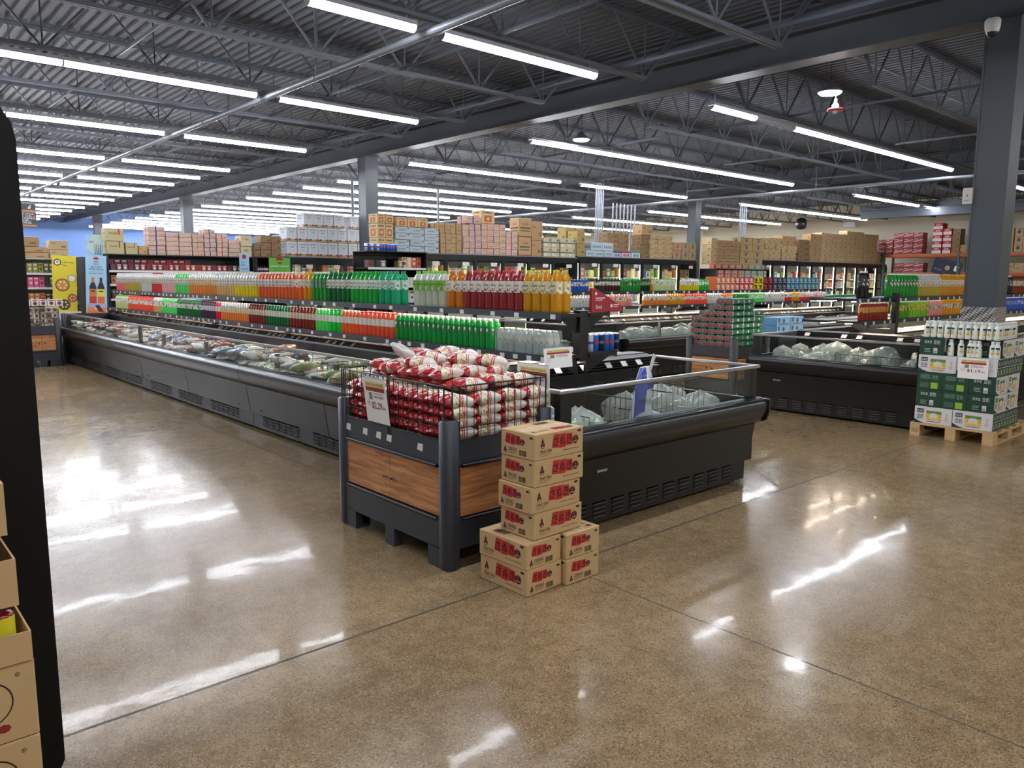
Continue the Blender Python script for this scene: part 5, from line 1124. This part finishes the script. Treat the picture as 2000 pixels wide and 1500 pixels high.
# cartons on top of the left gondolas and elsewhere
def stack(x0, x1, z0, z1, rows, cols, kind, y, D=.34, axis='x', where=''):
    KN = {'noodle':('#d9bf8a','#c9653a','cream and orange'),'paleblue':('#bcc9cf','#39434c','pale blue'),'kraft_tape':('#b8986a','#6a5030','brown taped'),'pink':('#d0b0a0','#a88a80','pale pink'),'pink_blue':('#d0b0a0','#2c3a7c','pale pink, blue-strapped'),'pink_orange':('#d0b0a0','#c98a2a','pale pink, orange-strapped'),'pink_red':('#d4b6a4','#b8282c','pale pink, red-strapped'),
      'kraft_red':('#b99a70','#a83a2a','brown red-printed'),'kraft':('#b8966a','#8a6a44','plain brown'),'cream_band':('#cfc29a','#5f6a70','cream grey-banded'),'ochre':('#ab9458','#6a5a30','ochre'),'wrap':('#c4d2d6','#7f9ec0','white wrapped'),'bluebox':('#d4dce4','#3a6aa8','blue and white'),'redbox':('#e0d4d4','#b83a48','red and white'),'tealbox':('#d4e0e2','#3a98a8','teal and white'),
      'kraft_dark':('#8f7350','#5a4630','dark brown'),'kraft_small':('#c9ae82','#8a7048','brown'),'kraft_pinkmark':('#bf9f78','#a8607a','brown pink-marked'),'kraft_bluemark':('#bf9f72','#3a8aa0','brown blue-marked'),'kraft_logo':('#c0a26c','#3a4a80','tan blue-printed'),'kraft_leaf':('#b89a70','#3a7a3a','brown green-leaf'),'beige_green':('#bcae80','#3a6a44','beige green-printed'),'cream':('#cdbf9a','#8a3a3a','cream'),'white':('#d2d6da','#2a2c30','white'),
      'redpink':('#9c4a50','#d8b0a8','dark pink'),'redwhite':('#c8343a','#e6e0dc','red and white'),'pinkbox':('#d87a72','#e8dcd8','salmon pink')}
    c1, c2, nm_k = KN[kind]; a = mat('box_'+kind, c1, .7, noise=.05, nscale=6); b2 = mat('boxprint_'+kind, c2, .65); W = (x1-x0)/cols; H = (z1-z0)/rows
    if H > .5 and rows == 1: pass
    gap = .012; w_ = W-gap; h = H-.004
    m = MB(); m.rbox(0, w_, 0, D, 0, h, a, .006)
    fs = [Face(m, (0,0,0),(1,0,0),(0,0,1), .002)]
    fl = Face(m, (0,D,0),(0,-1,0),(0,0,1), .002)
    for F, ww in ((fs[0], w_), (fl, D)):
        if kind == 'noodle': F.rect(ww*.22, ww*.78, h*.1, h*.6, b2); F.disc(ww*.2, h*.82, h*.06, mat('box_redink','#b8282c',.6)); F.rect(ww*.3, ww*.8, h*.78, h*.84, INKB); F.disc(ww*.5, h*.35, h*.14, a, 2, 10)
        elif kind == 'white':
            F.text('WEIHWAHO', ww*.12, h*.80, h*.07, b2, 1, width=ww*.76); F.text('豆本豆', ww*.3, h*.58, h*.10, b2, 1, width=ww*.4); F.rect(ww*.15,ww*.85,h*.74,h*.75,b2); F.rect(ww*.25,ww*.7,h*.42,h*.43,b2)
            g_ = mat('swoosh_red','#a82a30',.5); g2_ = mat('swoosh_gold','#c8943a',.5); g3 = mat('swoosh_green','#3a5a50',.5)
            for (mm, ph, amp) in ((g3, 0, .10), (g_, 2.2, .09), (g2_, 4.2, .07)):
                pts = [(ww*t/8, h*(.07+1.4*amp*max(0, sin(t/8*2*pi+ph)))) for t in range(9)]; F.poly([(0, h*.03)]+pts+[(ww, h*.03)], mm, 1+ph*.2)
        elif kind in ('pink_blue','pink_orange','pink_red','kraft_tape'): F.rect(ww*.42, ww*.50, 0, h, b2); F.rect(ww*.62, ww*.92, h*.25, h*.36, mat('boxink_pale','#8a6a60',.7)); F.rect(ww*.08, ww*.32, h*.6, h*.66, mat('boxink_pale','#8a6a60',.7))
        elif kind == 'pink': F.rect(ww*.62, ww*.92, h*.25, h*.36, b2); F.rect(ww*.08, ww*.36, h*.6, h*.66, b2)
        elif kind in ('kraft_bluemark','kraft_pinkmark','kraft_logo','kraft_leaf'): F.disc(ww*.5, h*.5, min(ww,h)*.24, b2, 1, 10); F.rect(ww*.3, ww*.7, h*.78, h*.86, b2)
        elif kind == 'paleblue': F.text('크라운제과', ww*.22, h*.35, h*.3, b2, 1, width=ww*.5); F.rect(ww*.8,ww*.95,h*.7,h*.84,b2)
        elif kind == 'wrap': [F.disc(ww*(.2+.2*q), h*.45, h*.2, b2, 1, 8) for q in range(4)]
        elif kind in ('bluebox','redbox','tealbox'): F.rect(0, ww, h*.72, h, b2); F.bars(ww*.15, ww*.85, h*.15, h*.55, INKB, 5)
        elif kind == 'cream_band': F.rect(0, ww, h*.42, h*.55, b2); F.rect(ww*.06, ww*.5, h*.1, h*.36, mat('box_pale','#d8dad6',.5)); F.rect(ww*.7, ww*.9, h*.65, h*.85, b2)
        elif kind == 'kraft_red': F.text('Goldi', ww*.3, h*.62, h*.14, b2, 1, width=ww*.42); F.rect(0, ww, 0, h*.05, b2, 1); F.rect(ww*.1,ww*.9,h*.45,h*.5,INKB); F.rect(ww*.1,ww*.85,h*.3,h*.34,INKB)
        elif kind == 'redpink': F.poly([(0,h*.2),(ww,h*.6),(ww,h*.8),(0,h*.4)], b2); F.rect(ww*.1,ww*.5,h*.75,h*.88,b2)
        elif kind == 'redwhite': F.rect(0, ww, 0, h*.5, b2); F.text('ace', ww*.25, h*.6, h*.26, b2, 1, width=ww*.5)
        elif kind == 'beige_green': F.text('Sweet', ww*.15, h*.55, h*.16, b2, 1, width=ww*.5); F.rect(ww*.7,ww*.78,h*.5,h,mat('box_redink','#b8282c',.6))
        elif kind == 'cream': F.text('Yolky', ww*.2, h*.5, h*.25, b2, 1, width=ww*.5)
        else: F.rect(ww*.10, ww*.34, h*.66, h*.74, b2); F.rect(ww*.62, ww*.86, h*.22, h*.42, b2)
    me = m.mesh('stacked_carton')
    for r_ in range(rows):
        for q in range(cols):
            lv = 'single layer' if rows == 1 else ('bottom layer' if r_ == 0 else ('top layer' if r_ == rows-1 else ORD[r_]+' layer'))
            cc = '' if cols == 1 else f', {ORD[q]} column'
            jz = R_u(-.02, .02)
            if axis == 'x': loc, rz = (x0+W*q+gap/2, y+jz, z0+H*r_+.002), R_u(-.01,.01)
            else: loc, rz = (y+jz, x1-W*q-gap/2, z0+H*r_+.002), -pi/2+R_u(-.01,.01)
            o = link('stacked_carton', me, None, loc, rz); tag(o, f'{nm_k} carton, {lv}{cc}, {where}', 'carton', f'{nm_k} cartons {where}')
ROW1 = [(9.05,9.47,2.227,2.83,2,2,'noodle'),(9.05,9.47,2.835,3.04,1,2,'noodle'),(9.49,10.7,2.227,2.78,4,3,'paleblue'),(9.54,10.38,2.785,2.99,1,3,'noodle'),(10.72,11.37,2.227,2.92,3,2,'kraft_tape'),(11.39,11.59,2.227,2.92,5,1,'pink'),(11.59,11.95,2.227,2.94,5,1,'pink_blue'),(11.96,12.74,2.227,2.97,5,2,'pink_orange'),(11.49,11.94,2.945,3.12,1,1,'pink_blue'),(11.96,12.40,2.975,3.29,1,1,'noodle'),(12.75,13.14,2.227,2.81,4,1,'pink_red'),(13.16,13.60,2.227,3.17,2,1,'kraft_red'),(13.63,13.98,2.227,2.63,1,1,'kraft'),(13.62,14.03,2.635,3.11,1,1,'kraft'),(14.04,15.25,2.227,2.72,2,4,'cream_band'),(15.30,15.62,2.272,2.60,1,1,'ochre'),(15.30,15.62,2.605,2.94,1,1,'ochre'),(15.85,16.77,2.44,2.66,1,2,'wrap'),(15.65,16.77,2.272,2.435,1,3,'wrap'),(16.8,17.15,2.272,2.44,1,1,'bluebox'),(17.17,17.56,2.272,2.45,1,1,'redbox'),(17.58,17.98,2.272,2.46,1,1,'tealbox'),(18.0,18.39,2.272,2.94,5,1,'kraft_dark'),(18.0,18.5,2.945,3.24,1,1,'kraft'),(18.41,19.53,2.272,2.98,5,3,'kraft_small'),(19.56,19.97,2.272,2.79,2,1,'kraft_pinkmark'),(20.0,20.73,2.272,2.80,2,2,'kraft_bluemark')]
wn = ['first','second','third','fourth','fifth','sixth','seventh','eighth','ninth']
cnt_k = {}
def place(tab, y, D, pl, axis='x'):
    for (a, b_, z0, z1, r_, c_, k) in tab:
        cnt_k[(k, pl)] = cnt_k.get((k, pl), -1)+1; i = cnt_k[(k, pl)]
        stack(a, b_, z0, z1, r_, c_, k, y, D, axis, pl + ('' if i == 0 else f', {ORD[i]} stack'))
place(ROW1, 14.56, .36, 'on the nearer glass-door coolers')
stack(17.0, 17.95, 2.272, 3.0, 5, 2, 'kraft_dark', 14.98, .34, where='behind the small coloured boxes')
stack(15.3, 16.0, 2.272, 3.05, 2, 2, 'ochre', 14.98, .34, where='behind the wrapped white packs')
ROW2 = [(24.3,24.47,2.362,2.9,3,1,'kraft_small'),(24.52,25.16,2.362,3.13,4,2,'kraft_small'),(25.17,25.97,2.362,3.15,4,2,'kraft_small'),(26.0,27.07,2.362,2.90,2,3,'kraft_small'),(26.0,27.01,2.905,3.25,1,2,'kraft'),(27.22,28.03,2.362,3.16,4,1,'kraft_dark'),(28.07,28.92,2.362,3.40,5,2,'kraft'),(28.93,31.05,2.362,3.48,6,5,'kraft_small'),(31.06,32.6,2.362,3.64,7,4,'kraft_small'),(32.64,33.95,2.362,3.58,6,3,'kraft_small'),(33.98,34.7,2.362,2.88,2,1,'kraft_leaf')]
place(ROW2, 14.56, .36, 'on the far long coolers')
place([(20.95,21.28,2.145,2.96,4,1,'kraft_small'),(21.29,22.6,2.145,2.91,4,3,'kraft_red'),(22.62,24.05,2.145,3.05,4,2,'kraft_logo')], 14.15, .34, 'on the instant cup shelf')
ROW0 = [(4.40,4.74,2.112,2.64,2,1,'beige_green'),(4.76,5.0,2.112,2.36,1,1,'beige_green'),(5.01,5.20,2.112,2.30,1,1,'kraft'),(5.21,5.56,2.112,2.71,6,1,'pink_blue'),(5.57,6.11,2.112,2.60,5,2,'pink'),(6.12,6.37,2.112,2.60,5,1,'pink_orange'),(6.38,6.64,2.112,2.71,6,1,'pink_blue'),(6.66,6.91,2.112,2.61,5,1,'pink_red'),(6.92,7.18,2.112,2.49,4,1,'pink'),(7.2,7.47,2.112,2.60,2,1,'cream'),(7.52,7.67,2.122,2.44,2,1,'kraft_dark'),(7.68,8.19,2.122,2.62,3,2,'kraft_dark')]
place(ROW0, 17.42, .34, 'above the red packets')
place([(8.29,9.92,2.152,2.505,1,6,'white'),(8.29,10.46,2.51,2.855,1,8,'white'),(8.74,9.82,2.86,3.20,1,4,'white'),(10.0,10.46,2.86,3.19,1,2,'white'),(9.94,10.46,2.152,2.505,1,2,'white')], 17.36, .40, 'beyond the green sign')
# rack against the cream wall
RKY = [(14.09,14.72,2.772,3.40,3,2,'redpink'),(12.89,14.05,2.772,3.65,4,3,'redpink'),(12.16,12.52,2.772,4.0,5,1,'redwhite'),(11.80,12.12,2.772,3.77,4,1,'redwhite'),(11.47,11.78,2.772,3.74,4,1,'kraft_dark'),(11.12,11.45,2.772,3.10,1,1,'kraft'),(9.60,9.98,2.772,3.70,3,1,'kraft_logo'),(9.0,9.57,2.772,3.68,3,2,'kraft_logo'),(8.2,8.9,2.772,3.5,3,2,'kraft_small')]
place(RKY, 34.32, .5, 'on the orange rack', 'y')
place([(12.8,14.0,2.0,2.4,2,3,'redpink'),(9.0,10.0,2.0,2.35,2,2,'kraft_small')], 34.32, .5, 'low on the orange rack', 'y')
ORA = mat('rack_orange', '#c9582a', .45); RGR = mat('rack_green', '#3f6a66', .5)
c = root('pallet_rack', 'orange and green storage rack along the cream wall', 'rack', (34.2, 2.5, 0)); 
for z in (1.86, 2.63):
    m = MB(); m.box(0, .05, 0, 11.9, z, z+.11, ORA); m.box(.9, .95, 0, 11.9, z, z+.11, ORA); m.build('beam', c)
    m = MB(); m.box(.05, .9, 0, 11.9, z+.11, z+.135, mat('rack_deck', '#b9a077', .6)); m.build('deck_board', c)
for y in (0, 2.96, 5.92, 8.9, 11.82):
    for x in (-.02, .90):
        m = MB(); m.box(x, x+.06, y, y+.08, 0, 2.85, RGR); m.build('upright', c)
# conduits
def conduits(x, y, n, sp, h, lab, base=0):
    c = root('conduit_bundle', lab, 'conduit', (x, y, 0)); 
    for i in range(n):
        m = MB(); m.cyl((i*sp, 0, base), (i*sp, 0, h), .022, PIPE, 8); m.build('conduit_pipe', c)
    return c
conduits(17.0, 15.45, 5, .075, 4.5, 'bundle of thick grey conduits rising behind the wrapped white packs', .0)
conduits(17.75, 15.45, 7, .17, 3.9, 'row of thin grey conduits beside the thick bundle behind the brown cartons', .0)
conduits(24.6, 15.45, 4, .13, 4.4, 'bundle of grey conduits rising behind the tan cartons near the cream wall', 0)
m = MB(); m.cyl((13.57, 18.5, 0), (13.57, 18.5, 4.2), .035, PIPE, 8); tag(m.build('drain_pipe'), 'single pale grey pipe standing behind the pink cartons', 'pipe')
m = MB(); m.cyl((10.75, 18.5, 0), (10.75, 18.5, 4.2), .04, PIPE, 8); tag(m.build('drain_pipe'), 'pale grey pipe standing left of the steel column', 'pipe')
# ================================================================= BANNERS AND SIGNS
def board(x0, z0, x1, z1, y, m_, lab, name='banner', th=.012, draw=None, tilt=0.0):
    m = MB(); w_, h = x1-x0, z1-z0; m.box(0, w_, 0, th, 0, h, m_)
    F = Face(m, (0,0,0), (1,0,0), (0,0,1), .0015)
    if draw: draw(F, w_, h)
    o = m.build(name, None, (x0, y, z0)); o.rotation_euler = (0, tilt, 0); return tag(o, lab, 'banner' if name == 'banner' else 'sign')
SKY = mat('banner_sky', '#9cc4dc', .4); SR = mat('banner_red', '#b02028', .4); DK = mat('banner_dark', '#2a2630', .4); AMB = mat('banner_amber', '#b8722a', .4); LYE = mat('banner_lemon', '#d4cf3a', .4); SAND = mat('banner_sand', '#c9764a', .4); SKN = mat('banner_skin', '#d8a890', .5)
def soy(F, w, h):
    F.disc(w*.5, h*.93, w*.14, SR, 1, 18); F.rect(w*.3, w*.7, h*.90, h*.925, SKY, 2); F.text('LEE KUM KEE', w*.35, h*.885, h*.014, SR, 3, width=w*.3)
    F.text('李锦记', w*.5, h*.835, h*.028, mat('banner_blue','#3a4a8a',.5), 1, width=w*.26, align='c'); F.text('真正赏心味觉', w*.5, h*.79, h*.03, DK, 1, width=w*.5, align='c'); F.text('非基因工程大豆', w*.5, h*.745, h*.034, DK, 1, width=w*.7, align='c')
    F.rect(w*.15, w*.85, h*.715, h*.718, DK); F.text('NON-GM SOYBEANS', w*.5, h*.68, h*.018, DK, 1, width=w*.7, align='c')
    for x, c1, c2 in ((w*.33, AMB, SR), (w*.72, LYE, mat('banner_orange','#c8602a',.4))):
        F.rect(x-w*.17, x+w*.17, h*.17, h*.45, DK, 1); F.poly([(x-w*.17,h*.45),(x+w*.17,h*.45),(x+w*.07,h*.54),(x-w*.07,h*.54)], DK, 1); F.rect(x-w*.065, x+w*.065, h*.53, h*.62, AMB if x < w*.5 else mat('banner_brown','#5a2a24',.4), 2)
        F.rect(x-w*.17, x+w*.17, h*.29, h*.42, c1, 2); F.rect(x-w*.17, x+w*.17, h*.17, h*.29, c2, 2); F.rect(x-w*.1, x+w*.1, h*.37, h*.39, DK, 3)
    F.rect(w*.04, w*.96, 0, h*.165, SAND, 1); F.rect(w*.04, w*.96, h*.10, h*.165, mat('banner_lilac','#9aa0c8',.4), 2); F.disc(w*.5, h*.09, w*.11, SKN, 3, 12); F.poly([(w*.4,h*.13),(w*.6,h*.15),(w*.85,h*.02),(w*.6,h*.03)], DK, 4)
board(3.80, .946, 4.17, 2.07, 16.78, SKY, 'tall pale blue banner with two sauce bottles at the far end of the freezers', draw=soy, tilt=.045)
def quali(F, w, h):
    F.poly([(w*.22+w*.17*cos(a), h*.88+w*.17*sin(a)) for a in [pi/6+i*pi/3 for i in range(6)]], INK, 1); F.poly([(w*.22+w*.12*cos(a), h*.88+w*.12*sin(a)) for a in [pi/6+i*pi/3 for i in range(6)]], PAPER, 2); F.text('黑', w*.22, h*.86, h*.04, INK, 3, align='c'); F.poly([(w*.35,h*.85),(w*.62,h*.82),(w*.62,h*.812),(w*.35,h*.842)], INK, 1)
    F.text('QUAL', w*.45, h*.865, h*.03, INK, 1, width=w*.45)
    for x, y, r, c1 in ((.4,.48,.30,'#c98a3c'),(.85,.60,.18,'#e2d8c8'),(.85,.25,.2,'#b8503c'),(.45,.13,.26,'#3a3c34')):
        F.disc(w*x if x < .8 else w*.80, h*y, w*r, mat('food_ring', '#6a4a2a', .5), 2, 20); F.disc(w*x if x < .8 else w*.80, h*y, w*r*.85, mat('food_'+c1.strip('#'), c1, .5), 3, 20)
        for q in range(6): F.disc((w*x if x < .8 else w*.80)+w*r*.5*cos(q*1.05), h*y+w*r*.5*sin(q*1.05), w*r*.16, mat('food_bits', '#e6d28a', .5), 4, 8)
board(3.32, .966, 3.74, 2.06, 17.2, mat('banner_yellow', '#d6c32a', .4), 'tall yellow banner with hexagon logo and dishes of food', draw=quali, tilt=.035)
def greens(F, w, h): F.disc(w*.5, h*.86, w*.16, SR, 1, 16); F.rect(w*.3,w*.7,h*.76,h*.85,mat('banner_green','#6fb84a',.4),2); F.text('回香味粉 · 组合好味', w*.5, h*.48, h*.09, PAPER, 1, width=w*.84, align='c'); F.text('Make any occasion', w*.5, h*.36, h*.05, INK, 1, width=w*.5, align='c'); F.text('taste complete flavor', w*.5, h*.26, h*.05, INK, 1, width=w*.55, align='c'); F.rect(w*.6,w*.85,h*.05,h*.12,SR)
board(7.80, 1.70, 8.33, 2.11, 17.284, mat('banner_green', '#6fb84a', .4), 'square green sign with red dome logo beside the purple bottles', draw=greens)
def blues(F, w, h): F.disc(w*.5, h*.84, w*.22, SR, 1, 14); F.text('香浓', w*.15, h*.55, h*.07, mat('banner_blue','#3a4a8a',.5), 1, width=w*.4); F.text('蚝油', w*.15, h*.44, h*.07, mat('banner_blue','#3a4a8a',.5), 1, width=w*.4); F.text('味极鲜', w*.15, h*.28, h*.06, SR, 1, width=w*.7); F.rect(w*.2,w*.8,h*.15,h*.17,INK)
board(7.10, 1.68, 7.33, 2.20, 17.284, SKY, 'narrow blue sign with red dome logo hanging on the black shelf', draw=blues)
def tri(F, w, h): F.poly([(0,h*.4),(w*.4,h),(w,h),(w,h*.6),(w*.5,h*.1)], mat('banner_pale','#b8d0c8',.4), 1); [F.poly([(w*(.5+.11*q),h*.1),(w*(.55+.11*q),h*.1),(w*(.54+.11*q),h*.5),(w*(.52+.11*q),h*.62),(w*(.51+.11*q),h*.5)], DK, 2) for q in range(4)]; F.text('李锦记', w*.2, h*.62, h*.1, SR, 2, width=w*.3)
board(4.06, 2.05, 4.37, 2.50, 17.6, SKY, 'pale blue cardboard sign with bottle pictures standing on top of the far shelf', draw=tri)
# stuff on top of the far left shelves
place([(2.62,2.9,2.022,2.18,1,1,'cream'),(2.6,2.9,2.185,2.33,1,1,'kraft_dark'),(2.63,2.92,2.335,2.50,1,1,'pinkbox'),(3.0,3.6,2.022,2.14,1,1,'kraft'),(3.02,3.58,2.145,2.26,1,1,'kraft'),(2.98,3.45,2.265,2.46,1,1,'kraft'),(3.62,3.98,2.022,2.4,2,1,'kraft_small')], 18.7, .34, 'left of the blue banner')
place([(3.25,3.62,.967,1.09,1,1,'kraft')], 17.3, .3, 'under the yellow banner')
m = MB(); m.box(3.2, 3.8, 17.15, 17.7, 0, .965, WG); tag(m.build('display_plinth'), 'white plinth under the small cartons below the yellow banner', 'plinth')
m = MB(); m.box(3.9, 4.35, 17.3, 17.8, 0, 2.04, mat('post_grey','#3a3e44',.5)); tag(m.build('display_plinth'), 'dark end cabinet behind the blue banner', 'cabinet')
# bin at the far end of the long freezers with cup noodles
promo_bin('far slate-grey bin with wood panel and cups, at the far end of the left aisle', (2.58, 16.16, 0), 0, .64, 1.0)
for k in range(4):
    for i in range(6):
        for j in range(2):
            m = pbox(.094, .10, .085, ['#c8c4bc','#b8a890','#7a6a58','#d4d0c8'][(k+i) % 4], '#5a2a2a'); tag(link('cup_noodle', m, None, (2.655+i*.098, 16.24+j*.11, .70+k*.10)), f'cup noodle tub, layer {ORD[k]} in the far bin', 'cup', f'cup noodle tubs layer {ORD[k]}')
for j in range(5): tag(link('cup_noodle', pbox(.11, .11, .12, '#d0ccc4', '#6a2a24'), None, (2.72+j*.13, 16.3, 1.11)), 'taller paper cup on top of the far bin', 'cup', 'paper cups on top of the far bin')
# aisle sign
def aisle(F, w, h): F.text('6', w*.72, h*.74, h*.18, PAPER, 1, shear=.35); F.rect(0, w, h*.60, h*.70, mat('sign_wood','#c08a5a',.5)); F.rect(0, w, 0, h*.08, mat('sign_wood','#c08a5a',.5)); F.text('CHAR SUNG-', w*.94, h*.50, h*.07, PAPER, 1, width=w*.86, align='r'); F.text('SESAME OIL -', w*.94, h*.41, h*.07, PAPER, 1, width=w*.88, align='r'); F.text('SEASONING', w*.96, h*.32, h*.07, PAPER, 1, width=w*.8, align='r'); F.text('麻油 -', w*.82, h*.22, h*.08, PAPER, 1, width=w*.4, align='r'); F.text('调味品', w*.82, h*.12, h*.08, PAPER, 1, width=w*.4, align='r'); F.rect(0, w, h*.955, h, mat('sign_grey_edge','#8a8684',.5))
board(2.78, 2.63, 3.30, 3.09, 18.0, mat('aisle_sign_grey', '#4a4c50', .5), 'grey hanging aisle sign with number 6 and wooden strips', name='aisle_sign', draw=aisle); SIGN_ = bpy.data.objects['aisle_sign']
m = MB(); m.cyl((.12,.006,.46),(.12,.006,2.51),.003,BLK,4); m.cyl((.42,.006,.46),(.42,.006,2.51),.003,BLK,4); m.build('hanging_wire', SIGN_)
# small fittings
c = root('security_camera', 'white dome security camera at the top of the big column', 'camera', (9.55, 3.05, 4.30)); m = MB(); m.lathe([(.062,-.02),(.075,.03),(.078,.10),(.06,.12)], 18, WHITE); m.build('camera_housing', c)
m = MB(); m.lathe([(.01,-.07),(.035,-.06),(.052,-.035),(.056,-.019)], 16, mat('camera_dome','#101216',.08,coat=1)); m.build('camera_dome', c)
m = MB(); m.cyl((0,0,.12),(.2,0,.18),.02,GREYSTEEL,8); m.cyl((.2,0,.18),(.30,0,.18),.02,GREYSTEEL,8); m.build('bracket', c)
m = MB(); m.rbox(-.01, .03, -.05, .05, -.09, .09, mat('switch_beige','#c9c6be',.5), .005); F = Face(m, (-.01,.05,-.09),(0,-1,0),(0,0,1)); F.text('5', .04, .08, .03, INK); F.rect(.02,.08,.04,.045,INK); tag(m.build('thermostat_box', None, (9.72, 3.21, 2.60)), 'small beige box fixed to the big column', 'control box')
c = root('ceiling_speaker', 'black oval speaker hanging before the cream wall', 'speaker', (33, 17.6, 4.16)); m = MB(); m.lathe([(.10,-.25),(.2,-.2),(.24,0),(.2,.2),(.10,.25)], 16, BLK); b_ = m.build('speaker_body', c); m = MB(); m.cyl((0,0,.25),(0,0,.98),.02,BLK,6); m.build('bracket', c)
for (x, y, z, lab) in ((35.6, 16.6, 4.2, 'white twin-head emergency lamp on the cream wall above the wall of brown cartons'), (35.6, 24.9, 4.15, 'white twin-head emergency lamp on the cream wall near the far column')):
    c = root('emergency_lamp', lab, 'emergency lamp', (x, y, z)); m = MB(); m.rbox(-.1, .1, -.28, .28, -.12, .12, WHITE, .02); m.build('battery_box', c)
    for s in (-1, 1): m = MB(); m.cyl((-.05, s*.15, .14), (-.2, s*.22, .26), .08, mat('lamp_head','#c9c9c4',.4), 10); m.build('lamp_head', c)
    m = MB(); m.cyl((0,0,.12),(0,0,.92),.012,BLK,5); m.build('hanger', c)
def poster(F, w, h): F.disc(w*.52, h*.5, h*.16, mat('poster_tan','#c8a078',.5), 1, 12); F.text('Soju', w*.08, h*.2, h*.16, mat('poster_blue','#7a8ad0',.4), 1, width=w*.3); F.rect(w*.75,w*.9,h*.4,h*.75,PAPER); F.rect(w*.4,w*.8,h*.1,h*.14,mat('poster_red','#a83a48',.4))
m = MB(); m.box(0,.01,-1.1,0,0,.62,mat('poster_navy','#1c2244',.35)); F = Face(m, (0,0,0),(0,-1,0),(0,0,1), .002); poster(F, 1.1, .62); o = m.build('poster_board', None, (34.183, 12.45, 2.02)); o.rotation_euler = (0,0,0); tag(o, 'dark blue poster board leaning under the orange rack beam', 'poster')
o.rotation_euler = (.25, 0, 0)
m = MB(); m.rbox(18.0, 19.9, 8.9, 9.2, 1.21, 1.30, mat('green_strip','#1c9a5a',.4)); tag(m.build('shelf_header'), 'green strip sign at the far end of the middle island shelf', 'sign')
